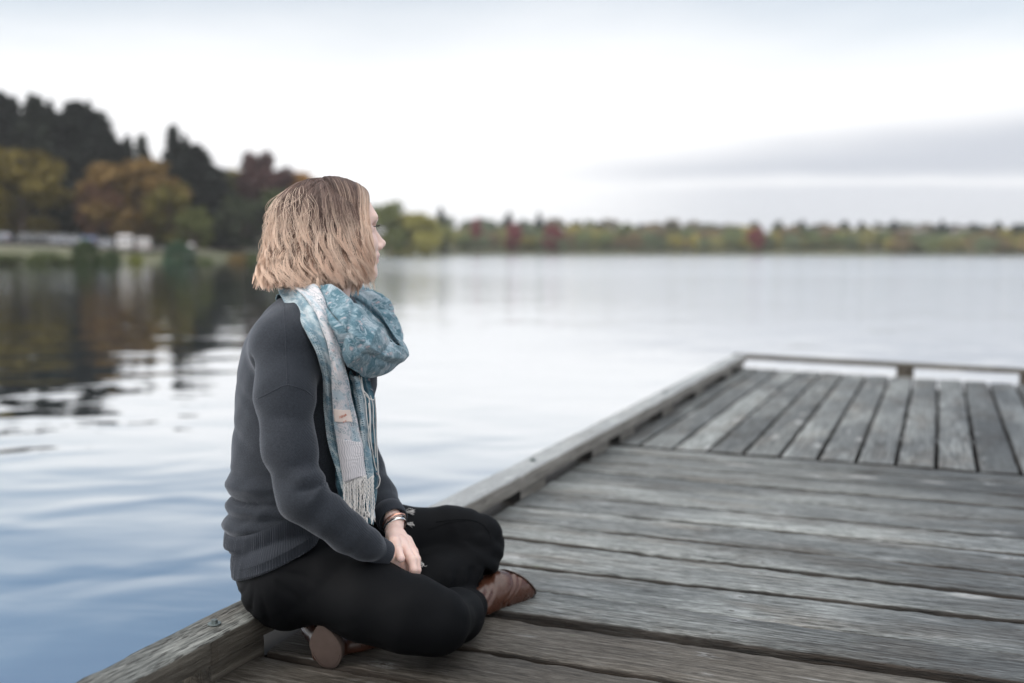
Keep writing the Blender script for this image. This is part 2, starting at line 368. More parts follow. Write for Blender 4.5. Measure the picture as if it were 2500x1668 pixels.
for i in range(len(joints) - 1):
    l0, r0, gl0, gr0 = joints[i]; l1, r1, gl1, gr1 = joints[i + 1]
    # extrapolate to the right end: joints' right value is measured at b = 0.2
    def ext(l, r): return l + (r - l) * (BR - BL) / (0.2 - BL)
    rr0, rr1 = ext(l0, r0), ext(l1, r1)
    gl0, gr0, gl1, gr1 = gl0 + .008, gr0 + .008, gl1 + .008, gr1 + .008; gR0, gR1 = min(gr0 * 1.1, .042), min(gr1 * 1.1, .042)
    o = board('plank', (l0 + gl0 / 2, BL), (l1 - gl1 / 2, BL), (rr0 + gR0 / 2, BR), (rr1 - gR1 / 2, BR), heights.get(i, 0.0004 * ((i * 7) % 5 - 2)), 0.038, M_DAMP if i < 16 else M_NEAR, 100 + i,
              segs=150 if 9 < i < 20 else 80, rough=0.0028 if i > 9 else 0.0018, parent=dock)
# far boards run along the dock
def a_end(b): return 7.60 - 0.150 * (b + 1.231)
bj = [-1.405 + 0.0, -1.355] + [-1.201 + 0.1515 * k for k in range(21)]
bj = [-1.352, -1.201] + [-1.049 + 0.1515 * k for k in range(20)]
bj = [-1.303] + bj[1:]
for k in range(len(bj) - 1):
    b0, b1 = bj[k] + 0.005 * (k > 0), bj[k + 1] - (0.005 if k < 3 else 0.008)
    if k == 0: b0 = bj[0]
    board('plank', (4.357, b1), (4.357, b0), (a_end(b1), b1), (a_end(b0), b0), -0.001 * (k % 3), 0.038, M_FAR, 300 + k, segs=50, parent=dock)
# beams and fascia beneath
mb = MB()
mb.box((-1.388, -1.0, -0.26), (-1.309, 7.55, -0.012))
for b in (-0.7, 0.0, 0.7, 1.4): 
    mb.box((b - 0.04, -1.0, -0.22), (b + 0.04, 4.3, -0.044))
Mab = Matrix(((Bdir[0], Adir[0], 0, 0), (Bdir[1], Adir[1], 0, 0), (0, 0, 1, 0.04), (0, 0, 0, 1)))
mb2 = MB()
for a in (-0.9, 0.5, 1.9, 3.3, 4.25, 4.5, 5.2, 6.2, 7.2): mb2.box((-1.306, a - 0.04, -0.20), (1.88, a + 0.04, -0.046))
for nm, q in (('beam', mb), ('joist', mb2)):
    v = np.concatenate(q.v); v = np.array([Mab @ Vector(p) for p in v]); mesh_obj(nm, v, q.f, M_DARKWOOD, dock, False)
# edge rail in three lengths, on spacer blocks
RT, RB = 0.0925, 0.0455
def rail(a0, a1, b0=-1.390, b1=-1.290, seed=1, mat=None):
    return board('edge_rail', (a0, b1), (a0, b0), (a1, b1), (a1, b0), RT, RT - RB, mat or M_RAIL, seed, segs=int((a1 - a0) * 50) + 6, rough=0.0022, parent=dock)
r1 = rail(-1.0, 2.52, seed=501); r2 = rail(2.528, 4.36, seed=502, mat=M_PALERAIL); r3 = rail(4.368, 7.60, seed=503, mat=M_PALERAIL)
for k, a0 in enumerate((-0.8, 0.0, 0.80, 1.605, 2.42, 3.24, 4.03, 4.43, 5.20, 5.98, 6.90, 7.38)):
    L = 0.17 if k < 5 else 0.24
    if k == 11: L = 0.2
    board('spacer_block', (a0, -1.305), (a0, -1.385), (a0 + L, -1.305), (a0 + L, -1.385), RB - 0.001, RB + 0.010, M_RAIL if k < 4 else M_BLOCK, 520 + k, segs=8, parent=dock)
# end rail across the far end
e0, e1 = (a_end(-1.39) + 0.02, -1.392), (a_end(1.9) + 0.02, 1.9)
board('end_rail', (e0[0] + .09, e0[1]), (e0[0], e0[1]), (e1[0] + .09, e1[1]), (e1[0], e1[1]), 0.094, 0.030, M_RAIL, 540, segs=60, parent=dock)
for b in (-0.20, 0.55, 1.3):
    a = a_end(b) + 0.03
    board('spacer_block', (a + 0.07, b - 0.055), (a, b - 0.055), (a + 0.07, b + 0.055), (a, b + 0.055), 0.063, 0.10, M_RAIL, 560 + int(b * 10) + 9, segs=4, parent=dock)
# bolts on the rail: washer + hex head, and an empty counterbore ring
def bolt(a, rail_o, head=True):
    p = AB(a, -1.343, RT + 0.001); q = MB()
    n = 24
    def disc(r0, r1, z0, z1, n):
        v = []; 
        for z, r in ((z0, r0), (z1, r1)):
            v += [(p[0] + r * math.cos(2 * math.pi * k / n), p[1] + r * math.sin(2 * math.pi * k / n), p[2] + z) for k in range(n)]
        q.add(v, [tuple(range(n, 2 * n))] + [(k, (k + 1) % n, n + (k + 1) % n, n + k) for k in range(n)])
    disc(0.0135, 0.013, 0, 0.0022, n)
    if head: disc(0.0072, 0.0068, 0.002, 0.009, 6)
    v = np.concatenate(q.v)
    Mi = (dock.matrix_basis @ rail_o.matrix_basis).inverted(); v = np.array([Mi @ Vector(x) for x in v])
    mesh_obj('bolt', v, q.f, M_STEEL, rail_o, False)
for a, ro in ((1.665, r1), (3.45, r2), (5.4, r3)): bolt(a, ro)

# ---- water
def water_mat():
    m, nt, b = new_mat('lake_water'); t = NT(nt)
    tc = t.node('ShaderNodeTexCoord').outputs['Object']
    b.inputs['Base Color'].default_value = (0.010, 0.018, 0.024, 1); b.inputs['Roughness'].default_value = 0.02
    breeze = t.noise(t.mapping(tc, (0.004, 0.03, 1)), 1.0, 3, 0.6); sp = t.node('ShaderNodeSeparateXYZ'); t.put(sp.inputs[0], tc)
    open_ = t.math('MULTIPLY', t.mr(t.math('MULTIPLY_ADD', sp.outputs[1], 0.22, sp.outputs[0]), -6.0, 14.0), t.mr(sp.outputs[1], 4.0, 22.0))
    t.put(b.inputs['Roughness'], t.math('MULTIPLY_ADD', open_, t.math('MULTIPLY_ADD', breeze, 0.14, 0.08), 0.02))
    b.inputs['IOR'].default_value = 2.6; b.inputs['Specular IOR Level'].default_value = 0.5
    n1 = t.noise(t.mapping(tc, (0.9, 1.25, 1), None, (0, 0, R(8))), 1.0, 2, 0.45, 0.4)
    n2 = t.noise(t.mapping(tc, (2.0, 4.6, 1), None, (0, 0, R(-6))), 1.0, 2, 0.5, 0.3)
    n3 = t.noise(t.mapping(tc, (0.12, 0.3, 1)), 1.0, 2, 0.5)
    nb = t.bump(n1, 0.019, 1.0)
    nb = t.bump(n2, 0.0014, 1.0, nb)
    nb = t.bump(n3, 0.02, 1.0, nb)
    t.put(b.inputs['Normal'], nb)
    gl = t.node('ShaderNodeBsdfAnisotropic'); gl.inputs['Color'].default_value = (0.93, 0.95, 0.97, 1); t.put(gl.inputs['Normal'], nb); t.l.new(b.inputs['Roughness'].links[0].from_socket, gl.inputs['Roughness'])
    mx = t.node('ShaderNodeMixShader'); mx.inputs[0].default_value = 0.76; t.l.new(b.outputs[0], mx.inputs[1]); t.l.new(gl.outputs[0], mx.inputs[2]); t.l.new(mx.outputs[0], t.n['Material Output'].inputs['Surface'])
    return m
WZ = -0.35
water = mesh_obj('lake', [(-1500, -300, WZ), (1500, -300, WZ), (1500, 1500, WZ), (-1500, 1500, WZ)], [(0, 1, 2, 3)], water_mat(), smooth=False); tag(water, kind='structure')

# ---- land around the lake: one sheet
SHORE = [(-900, 70), (-200, 78), (-60, 90), (-45, 95), (-40, 108), (-35, 138), (-32, 190), (-31, 240), (-22, 285), (60, 292), (120, 262), (200, 240), (500, 150), (1500, 40)]
LAKE = np.array(SHORE + [(1500, -290), (-900, -290)], float)
def lake_dist(P):
    """>0 on land"""
    P = np.atleast_2d(P); A = LAKE; B = np.roll(LAKE, -1, 0); d = np.full(len(P), 1e9); ins = np.zeros(len(P), bool)
    for k, (a, b) in enumerate(zip(A, B)):
        if k < len(SHORE) - 1:
            ab = b - a; t = np.clip(((P - a) @ ab) / (ab @ ab), 0, 1); d = np.minimum(d, np.linalg.norm(P - a - t[:, None] * ab, axis=1))
        c = ((a[1] > P[:, 1]) != (b[1] > P[:, 1])) & (P[:, 0] < (b[0] - a[0]) * (P[:, 1] - a[1]) / (b[1] - a[1] + 1e-12) + a[0]); ins ^= c
    return np.where(ins, -d, d)
def ground_z(x, y):
    P = np.stack([np.ravel(x), np.ravel(y)], 1); d = lake_dist(P)
    s = np.clip(d / 24, 0, 1); s = s * s * (3 - 2 * s)
    far = np.clip((P[:, 1] - 230) / 60, 0, 1)
    z = WZ + 0.12 + 1.75 * s + (0.02 + 0.030 * far) * np.clip(d - 45, 0, 160)
    return np.where(d < 0, WZ + 0.12 + np.clip(d, -8, 0) * 0.35, z)
gx = np.concatenate([np.linspace(-1500, -140, 16), np.linspace(-130, 160, 117), np.linspace(170, 1500, 20)])
gy = np.concatenate([np.linspace(-300, 60, 6), np.linspace(66, 360, 110), np.linspace(370, 2500, 16)])
GX, GY = np.meshgrid(gx, gy, indexing='ij'); GZ = ground_z(GX, GY).reshape(GX.shape)
def grass_mat():
    m, nt, b = new_mat('bank_grass'); t = NT(nt); tc = t.node('ShaderNodeTexCoord').outputs['Object']
    f = t.noise(tc, 0.12, 5, 0.6); g = t.noise(tc, 1.4, 4)
    c = t.ramp(f, [(0.35, (0.055, 0.065, 0.028)), (0.5, (0.115, 0.105, 0.058)), (0.62, (0.065, 0.075, 0.03))])
    c = t.mix(t.math('MULTIPLY', g, 0.5), c, (0.07, 0.09, 0.04)); t.put(b.inputs['Base Color'], c); b.inputs['Roughness'].default_value = 0.9
    return m
ground = mesh_obj('ground', np.stack([GX, GY, GZ], -1).reshape(-1, 3), grid_faces(*GX.shape)[:, ::-1], grass_mat()); tag(ground, kind='structure')
def path_strip(name, pts, w, mat, lift=0.03):
    P = crom(pts, 60); T = np.gradient(P, axis=0); T /= np.linalg.norm(T, axis=1)[:, None]; N = np.stack([-T[:, 1], T[:, 0]], 1); V = []
    for s in np.linspace(-1, 1, 5):
        q = P + N * s * w / 2; V.append(np.column_stack([q, ground_z(q[:, 0], q[:, 1]) + lift]))
    V = np.stack(V, 1); return mesh_obj(name, V.reshape(-1, 3), grid_faces(60, 5)[:, ::-1], mat)
M_ASPH = simple_mat('pale_asphalt', (0.07, 0.07, 0.07), 0.85, nscale=2)
tag(path_strip('path', [(-150, 104), (-75, 108), (-58, 122), (-50, 150), (-44, 200)], 3.0, simple_mat('gravel_path', (0.27, 0.25, 0.22), 0.9, nscale=2), 0.05), kind='structure')
tag(path_strip('car_park', [(-170, 128), (-90, 133), (-64, 146), (-56, 165)], 12.0, M_ASPH, 0.06), kind='structure')
def xd(dx, depth): return float(D(dx, 570, depth)[0])

# ---- vegetation
def leaf_mat():
    m, nt, b = new_mat('foliage'); t = NT(nt); oi = t.node('ShaderNodeObjectInfo'); tc = t.node('ShaderNodeTexCoord').outputs['Object']
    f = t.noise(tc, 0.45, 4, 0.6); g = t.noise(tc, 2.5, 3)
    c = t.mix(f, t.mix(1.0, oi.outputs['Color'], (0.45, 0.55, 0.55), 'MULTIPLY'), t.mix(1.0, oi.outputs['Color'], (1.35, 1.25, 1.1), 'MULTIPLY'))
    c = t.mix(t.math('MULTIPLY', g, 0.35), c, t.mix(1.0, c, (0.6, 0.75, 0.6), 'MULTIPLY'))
    t.put(b.inputs['Base Color'], c); b.inputs['Roughness'].default_value = 0.75; b.inputs['Specular IOR Level'].default_value = 0.2
    return m
M_LEAF = leaf_mat(); M_BARK = simple_mat('bark', (0.13, 0.095, 0.075), 0.9, nscale=5, var=0.4)
def quads(C, size, r, flat=0.0):
    """one random leaf clump face per centre"""
    n = len(C); u = r.normal(size=(n, 3)); u[:, 2] *= (1 - flat); u /= np.linalg.norm(u, axis=1)[:, None]
    w = r.normal(size=(n, 3)); w -= u * np.sum(u * w, 1)[:, None]; w /= np.linalg.norm(w, axis=1)[:, None]
    s = (size * r.uniform(0.6, 1.4, n))[:, None]
    V = np.stack([C - u * s - w * s * .6, C + u * s - w * s * .5, C + u * s * .8 + w * s * .6, C - u * s * .9 + w * s * .5], 1)
    return V.reshape(-1, 3), np.arange(4 * n).reshape(-1, 4)
def broad_proto(seed, n=5200, shape=(1, 1, 1)):
    """unit tree: height 1, crown width about 0.8 ; returns crown verts/faces, trunk verts/faces"""
    r = np.random.default_rng(seed); cl = []
    for k in range(26):
        a = r.uniform(0, 2 * math.pi); h = r.uniform(0.20, 0.90); rad = 0.36 * math.sin(math.pi * min(1, (h - 0.12) / 0.86)) ** 0.6 * r.uniform(0.55, 1.0)
        cl.append((rad * math.cos(a) * shape[0], rad * math.sin(a) * shape[1], h, r.uniform(0.07, 0.135)))
    cl += [(0, 0, .6, .2), (0, 0, .8, .13)]
    C = []
    for x, y, z, s in cl:
        m = int(n / len(cl)); d = r.normal(size=(m, 3)); d /= np.linalg.norm(d, axis=1)[:, None]; d *= (s * r.uniform(0.5, 1.08, m))[:, None]; C.append(np.array([x, y, z]) + d)
    cv, cf = quads(np.concatenate(C), 0.024, r)
    mb = MB(); mb.tube(crom([(0, 0, -0.02), (0.01, 0, .15), (-0.01, 0.01, .4), (0, 0, .75)], 10), np.linspace(0.026, 0.008, 10), 8)
    for k in range(7):
        a = r.uniform(0, 6.28); z0 = r.uniform(.2, .45); e = (0.27 * math.cos(a), 0.27 * math.sin(a), z0 + r.uniform(.15, .3))
        mb.tube(crom([(0, 0, z0), (e[0] * .4, e[1] * .4, z0 + .08), e], 6), np.linspace(0.012, 0.004, 6), 5)
    return (cv, cf), (np.concatenate(mb.v), mb.f)
def conifer_proto(seed, n=6500, wide=0.17, ragged=0.3):
    r = np.random.default_rng(seed); C = []
    tiers = 26
    for k in range(tiers):
        z = 0.08 + 0.9 * (k / tiers) ** 0.95; rad = wide * 1.15 * (1 - z) ** 0.88 + 0.008
        nb = 9
        for j in range(nb):
            a = r.uniform(0, 6.28); L = rad * r.uniform(1 - ragged * 1.6, 1 + ragged); m = int(n / tiers / nb) + 1; tt = r.uniform(0.15, 1, m)
            x = L * tt * math.cos(a); y = L * tt * math.sin(a); C.append(np.column_stack([x, y, z - 0.25 * L * tt ** 1.5 + r.normal(0, .006, m)]) + r.normal(0, .007, (m, 3)))
    C.append(np.column_stack([r.normal(0, .006, 40), r.normal(0, .006, 40), r.uniform(.9, 1.0, 40)]))
    cv, cf = quads(np.concatenate(C), 0.021, r, 0.5)
    mb = MB(); mb.tube([(0, 0, -0.02), (0, 0, .5), (0, 0, .97)], [0.018, 0.01, 0.002], 7)
    return (cv, cf), (np.concatenate(mb.v), mb.f)
def shrub_proto(seed, n=900):
    r = np.random.default_rng(seed); d = r.normal(size=(n, 3)); d /= np.linalg.norm(d, axis=1)[:, None]
    C = d * r.uniform(.3, 1, n)[:, None] ** .5 * np.array([.5, .5, .5]) + [0, 0, .48]; C[:, 0] += .08 * np.sin(C[:, 2] * 9 + seed); cv, cf = quads(C, 0.05, r)
    mb = MB()
    for k in range(6): a = k * 1.05; mb.tube([(0.03 * math.cos(a), .03 * math.sin(a), 0), (.25 * math.cos(a), .25 * math.sin(a), .6)], [.02, .008], 5)
    return (cv, cf), (np.concatenate(mb.v), mb.f)
PROTO = {}
for nm, (c, tr) in {'b1': broad_proto(1), 'b2': broad_proto(2), 'b3': broad_proto(3), 'c1': conifer_proto(4, ragged=0.42), 'c2': conifer_proto(5, wide=0.13, ragged=0.45), 'c3': conifer_proto(6, wide=0.24, ragged=0.25), 's1': shrub_proto(8), 's2': shrub_proto(9)}.items():
    a = mesh_obj('crown', c[0], c[1], M_LEAF, smooth=False); b = mesh_obj('trunk' if nm[0] != 's' else 'stems', tr[0], tr[1], M_BARK)
    PROTO[nm] = (a, b, a.data, b.data); bpy.data.objects.remove(a); bpy.data.objects.remove(b)
    PROTO[nm] = PROTO[nm][2:]
def tree(name, proto, x, y, h, w, col, label, cat, group=None, z=None):
    """w = crown width in metres"""
    cm, tm = PROTO[proto]; base = {'b': 0.8, 'c': 0.34, 's': 1.0}[proto[0]]
    if proto == 'c3': base = 0.46
    z = float(ground_z(x, y)[0]) if z is None else z
    root = empty(name, (x, y, z), random.uniform(0, 6.28)); root.scale = (w / base, w / base, h); tag(root, label, cat, group)
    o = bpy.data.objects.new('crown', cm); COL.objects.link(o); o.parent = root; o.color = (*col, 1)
    o = bpy.data.objects.new('trunk' if proto[0] != 's' else 'stems', tm); COL.objects.link(o); o.parent = root
    return root
DKG = (0.012, 0.018, 0.015); DKG2 = (0.018, 0.025, 0.017); OLV = (0.13, 0.125, 0.045); YEL = (0.30, 0.225, 0.05); ORG = (0.38, 0.19, 0.055); RBR = (0.17, 0.060, 0.045); PUR = (0.10, 0.048, 0.052); GRN = (0.075, 0.095, 0.038)
def tr_d(name, proto, dx, top, wid, depth, col, label, cat='tree', group=None):
    x = xd(dx, depth); gz = float(ground_z(x, depth)[0]); zt = float(D(dx, top, depth)[2]); w = wid * 1.06383 / FPX * depth
    return tree(name, proto, x, depth, zt - gz, w, col, label, cat, group)
tr_d('conifer', 'c1', 12, 211, 234, 172, DKG, 'dark fir at the left edge of the wood, tallest pointed top')
tr_d('conifer', 'c3', 92, 216, 234, 168, DKG2, 'broad dark green fir second from the left edge, behind the yellowing tree')
tr_d('conifer', 'c1', 140, 258, 175, 176, DKG, 'dark fir with a low top squeezed between two broader firs')
tr_d('conifer', 'c1', 192, 234, 253, 170, DKG, 'dark pointed fir above the gap between the two autumn trees')
tr_d('conifer', 'c1', 232, 254, 195, 178, DKG, 'dark fir at the right shoulder of the tall left group')
tr_d('conifer', 'c3', 268, 316, 202, 175, DKG, 'dark rounded fir stepping down from the tall left group')
tr_d('conifer', 'c2', 333, 312, 110, 185, (0.09, 0.10, 0.09), 'thin pale grey conifer with sky showing through it')
tr_d('conifer', 'c3', 345, 364, 187, 182, DKG2, 'low dark conifer directly behind the orange tree')
tr_d('conifer', 'c2', 405, 290, 120, 178, DKG, 'slender spire-topped conifer standing alone against the sky')
tr_d('conifer', 'c3', 452, 332, 265, 172, DKG, 'broad dark conifer right of the slender spire')
tr_d('conifer', 'c3', 510, 414, 187, 176, DKG, 'dark bluish conifer low beside the purple tree')
tr_d('conifer', 'c3', 160, 354, 296, 160, DKG, 'dense dark conifer low between the yellowing and the orange tree')
tr_d('conifer', 'c3', -70, 234, 249, 165, DKG, 'dark fir just outside the left edge of the photo')
tr_d('broadleaf_tree', 'b1', 52, 339, 235, 140, (0.20, 0.15, 0.035), 'yellowing olive tree with bare trunk beside the parked cars at far left')
tr_d('broadleaf_tree', 'b2', -40, 344, 200, 143, (0.22, 0.19, 0.045), 'yellow green tree cut by the left edge of the photo')
tr_d('broadleaf_tree', 'b3', 165, 449, 120, 146, (0.035, 0.036, 0.022), 'small dark tree in shade left of the orange tree')
tr_d('broadleaf_tree', 'b2', 310, 356, 235, 143, (0.27, 0.165, 0.06), 'orange autumn tree above the two white vans')
tr_d('broadleaf_tree', 'b3', 235, 414, 120, 140, (0.14, 0.07, 0.045), 'rusty red small tree on the left flank of the orange tree')
tr_d('broadleaf_tree', 'b1', 392, 419, 140, 141, (0.17, 0.14, 0.04), 'olive brown tree on the right flank of the orange tree')
tr_d('broadleaf_tree', 'b3', 447, 472, 90, 136, (0.12, 0.13, 0.045), 'small light olive tree near the white sign')
tr_d('broadleaf_tree', 'b2', 520, 379, 100, 180, (0.10, 0.095, 0.04), 'olive tree between the broad conifer and the purple tree')
tr_d('broadleaf_tree', 'b1', 547, 386, 60, 184, YEL, 'narrow yellow tree left of the purple tree')
tr_d('broadleaf_tree', 'b3', 605, 342, 150, 178, PUR, 'purple leaved tree left of the woman\'s head')
tr_d('broadleaf_tree', 'b2', 560, 444, 130, 168, (0.05, 0.062, 0.034), 'dark green round tree below the purple tree')
tr_d('broadleaf_tree', 'b1', 640, 434, 130, 170, GRN, 'green tree on the bank just left of the woman\'s hair')
tr_d('broadleaf_tree', 'b1', 690, 392, 110, 182, ORG, 'orange brown tree top showing just above the woman\'s hair')
tr_d('broadleaf_tree', 'b3', 760, 420, 150, 190, GRN, 'green tree hidden behind the woman\'s head')
tr_d('broadleaf_tree', 'b2', 892, 456, 110, 240, (0.17, 0.19, 0.07), 'tall green tree touching the woman\'s forehead')
tr_d('broadleaf_tree', 'b1', 940, 486, 150, 244, (0.40, 0.36, 0.11), 'yellow green willow right of the woman\'s nose')
tr_d('broadleaf_tree', 'b3', 985, 497, 110, 270, (0.28, 0.28, 0.11), 'olive round tree left of the dark spire on the far shore')
for dx_, tp_, w_, lb_ in ((48, 236, 60, 'narrow fir spire between the two tallest tops at far left'), (128, 240, 56, 'narrow fir spire right of the broad second fir'), (163, 256, 60, 'narrow fir spire left of the pointed fir in the tall group'), (214, 246, 54, 'narrow fir spire at the right side of the tall group'), (248, 284, 56, 'narrow fir spire stepping down at the right end of the tall group'),
                          (300, 322, 60, 'low narrow fir left of the pale see-through conifer'), (432, 322, 56, 'narrow fir spire just right of the slender lone spire'), (478, 362, 60, 'narrow fir spire on the right flank of the broad dark conifer')):
    tr_d('conifer', 'c2', dx_, tp_ - 10, w_ * 1.5, 171, DKG, lb_)
# far shore
tr_d('conifer', 'c2', 1012, 476, 46, 292, (0.03, 0.05, 0.045), 'dark narrow conifer, first spire right of the woman\'s face')
FARG = 'trees along the far shore'
def where(dx):
    for lim_, s_ in ((1060, 'by the first dark spire'), (1130, 'left of both crimson trees'), (1215, 'near the leftmost crimson tree'), (1320, 'near the second crimson tree'), (1420, 'right of both crimson trees'), (1500, 'left of the bay middle'), (1600, 'at the bay middle'),
                     (1690, 'left of the lone crimson tree'), (1790, 'by the lone crimson tree'), (1870, 'right of the lone crimson tree'), (1955, 'below the tan house'), (2050, 'below the lilac house'), (2130, 'below the long white house'), (2190, 'right of the white house'), (2270, 'below the brick house')):
        if dx < lim_: return s_
    return 'at the right edge'
def far_row(y0, dens, top0, topj, cols, protos, labs, wmin, wmax):
    dx = 1020
    while dx < 2440:
        w = random.uniform(wmin, wmax); dep = y0 + random.uniform(-4, 8) - max(0, (dx - 1750)) * 0.065
        t_ = top0 + random.uniform(-topj, topj) + (dx - 1020) * 0.009; i = random.randrange(len(cols)); p = random.choice(protos)
        tr_d('broadleaf_tree' if p[0] == 'b' else 'conifer', p, dx, t_, w, dep, cols[i], labs[i] + ' ' + where(dx), 'tree', FARG); dx += w * dens
fcols = [(0.38, 0.35, 0.17), (0.26, 0.30, 0.16), (0.46, 0.39, 0.14), (0.34, 0.26, 0.17), (0.25, 0.29, 0.19)]
flabs = ['olive tree at the waterline,', 'green tree at the waterline,', 'yellow tree at the waterline,', 'brown tree at the waterline,', 'grey green tree at the waterline,']
far_row(300, 0.55, 534, 8, fcols, ['b1', 'b2', 'b3'], flabs, 38, 66)
flabs2 = [s.replace('at the waterline', 'in the middle row of the far shore') for s in flabs]
far_row(318, 0.75, 517, 7, fcols, ['b1', 'b2', 'b3'], flabs2, 45, 75)
fc3 = [(0.12, 0.15, 0.13), (0.17, 0.20, 0.15), (0.25, 0.22, 0.18), (0.10, 0.13, 0.12)]
fl3 = ['dark green tree on the far skyline,', 'mid green tree on the far skyline,', 'brownish tree on the far skyline,', 'blue green tree on the far skyline,']
far_row(345, 0.72, 502, 6, fc3, ['b1', 'b3', 'c3', 'b2'], fl3, 42, 80)
for dx, top, w, lab in ((1168, 487, 40, 'pointed conifer above the first crimson tree on the far shore'), (1237, 488, 44, 'pointed conifer left of the second crimson tree on the far shore'), (1375, 508, 46, 'dark conifer right of the crimson trees on the far shore'),
                        (1467, 512, 34, 'dark conifer on the skyline below the left tip of the cloud'), (1540, 512, 36, 'dark conifer on the skyline below the cloud bank'), (1840, 505, 50, 'dark conifer left of the pale houses'), (1975, 508, 40, 'dark conifer just left of the small pale house'),
                        (2050, 504, 50, 'dark conifer between the two pale houses'), (2160, 505, 44, 'tall dark conifer right of the long white house'), (2230, 512, 70, 'dark conifer second from the right edge of the far shore'), (2330, 515, 90, 'dark conifer at the right edge of the far shore')):
    tr_d('conifer', 'c3' if w > 40 else 'c1', dx, top, w, 335 - max(0, dx - 1750) * .065, (0.032, 0.048, 0.042), lab)
for dx, top, w, lab in ((1178, 508, 46, 'crimson tree leftmost of the pair below the conifers on the far shore'), (1268, 512, 50, 'crimson tree rightmost of the pair below the conifers on the far shore'), (1093, 496, 26, 'small crimson tree near the woman\'s face on the far shore'), (1735, 520, 44, 'crimson tree standing alone at mid right of the far shore')):
    tr_d('broadleaf_tree', 'b2', dx, top, w, 300 - max(0, dx - 1750) * .065 - 4, (0.26, 0.055, 0.07), lab)
for dx, top, w, h_, lab in ((195, 547, 62, 0, 'tall dark green reed clump on the near bank below the cars'), (250, 572, 62, 0, 'low dark green shrub right of the tall reed clump'), (410, 551, 74, 0, 'wide bluish green shrub on the bank below the white sign'), (310, 583, 40, 0, 'small bright green shrub at the water edge'),
                            (105, 578, 90, 0, 'long green shrub at the water edge near the left'), (20, 582, 80, 0, 'brownish green shrub cut by the left edge'), (160, 588, 50, 0, 'small green shrub left of the tall reed clump'), (545, 583, 50, 0, 'orange tinged low shrub left of the woman\'s hair'), (580, 578, 34, 0, 'small light green shrub next to the woman\'s hair'), (470, 590, 60, 0, 'low olive shrub at the water edge')):
    dep = 96 if dx < 150 else (99 if dx < 280 else (104 if dx < 400 else (112 if dx < 500 else 132)))
    c = (0.05, 0.075, 0.03) if 'dark' in lab else ((0.045, 0.085, 0.055) if 'bluish' in lab else ((0.18, 0.19, 0.04) if 'bright' in lab else ((0.22, 0.14, 0.05) if 'orange' in lab else (0.085, 0.105, 0.04))))
    x = xd(dx, dep); dd = lake_dist(np.array([[x, dep]]))[0]
    tr_d('shrub', 's1' if dx % 2 else 's2', dx, top, w, dep, c, lab, 'shrub')

# ---- cars, vans, sign on the bank
M_GLASS = simple_mat('car_glass', (0.02, 0.025, 0.03), 0.08); M_TYRE = simple_mat('tyre_rubber', (0.02, 0.02, 0.02), 0.8); M_RIM = simple_mat('wheel_rim', (0.4, 0.4, 0.42), 0.4, 0.8)
M_LAMP = simple_mat('lamp_glass', (0.7, 0.7, 0.7), 0.2); M_RED = simple_mat('tail_lamp', (0.35, 0.02, 0.02), 0.3)
def paint(name, c): return simple_mat(name, c, 0.42, 0.1, nscale=1, var=0.04)
P_W, P_S, P_K, P_B = paint('white_paint', (0.55, 0.53, 0.53)), paint('silver_paint', (0.16, 0.17, 0.20)), paint('dark_paint', (0.035, 0.04, 0.05)), paint('blue_paint', (0.05, 0.08, 0.16))
def make_car(name, pm, van=False):
    root = empty(name)
    if van:
        prof = [(-2.4, .35), (-2.45, 1.9), (-2.3, 2.1), (1.0, 2.1), (1.5, 1.75), (1.85, 1.2), (2.45, 1.0), (2.5, .4)]; glass = [(-2.1, 1.35), (-2.1, 1.8), (0.9, 1.85), (1.25, 1.7), (1.55, 1.3)]
    else:
        prof = [(-2.15, .32), (-2.2, .95), (-1.9, 1.02), (-1.35, 1.42), (0.25, 1.46), (1.05, .98), (1.95, .82), (2.15, .6), (2.15, .32)]; glass = [(-1.75, 1.0), (-1.28, 1.34), (0.2, 1.38), (0.85, .99)]
    w = .88
    q = MB(); q.prism(prof, -w, w); b = q.build('body', pm, root)
    md = b.modifiers.new('bevel', 'BEVEL'); md.width = 0.09; md.segments = 3
    g = MB(); g.prism(glass, -w - .012, w + .012); g.build('window', M_GLASS, root)
    if van: g = MB(); g.add([(1.53, -w + .12, 1.75), (1.88, -w + .12, 1.24), (1.88, w - .12, 1.24), (1.53, w - .12, 1.75)], [(0, 1, 2, 3)])
    else: g = MB(); g.add([(0.33, -w + .12, 1.44), (1.06, -w + .12, 1.0), (1.06, w - .12, 1.0), (0.33, w - .12, 1.44)], [(0, 1, 2, 3)])
    g.build('windscreen', M_GLASS, root)
    for sx in (-1.35, 1.35):
        for sy in (-1, 1):
            t = MB(); t.tube([(sx, sy * (w - .14), .33), (sx, sy * (w + .02), .33)], [.33, .33], 18); wo = t.build('wheel', M_TYRE, root)
            t = MB(); t.tube([(sx, sy * (w + .0), .33), (sx, sy * (w + .035), .33)], [.2, .2], 14); t.build('rim', M_RIM, wo)
    for sy in (-.62, .62):
        xf = 2.46 if van else 2.13
        t = MB(); t.box((xf - .05, sy - .17, .66), (xf + .04, sy + .17, .80)); t.build('headlight', M_LAMP, root)
        t = MB(); t.box((-xf - .07, sy - .13, .72), (-xf + .05, sy + .13, .9)); t.build('tail_light', M_RED, root)
    return root
def copy_tree(o, parent=None):
    c = o.copy(); COL.objects.link(c)
    if parent: c.parent = parent
    for ch in o.children: copy_tree(ch, c)
    return c
CG = 'cars parked along the far bank'
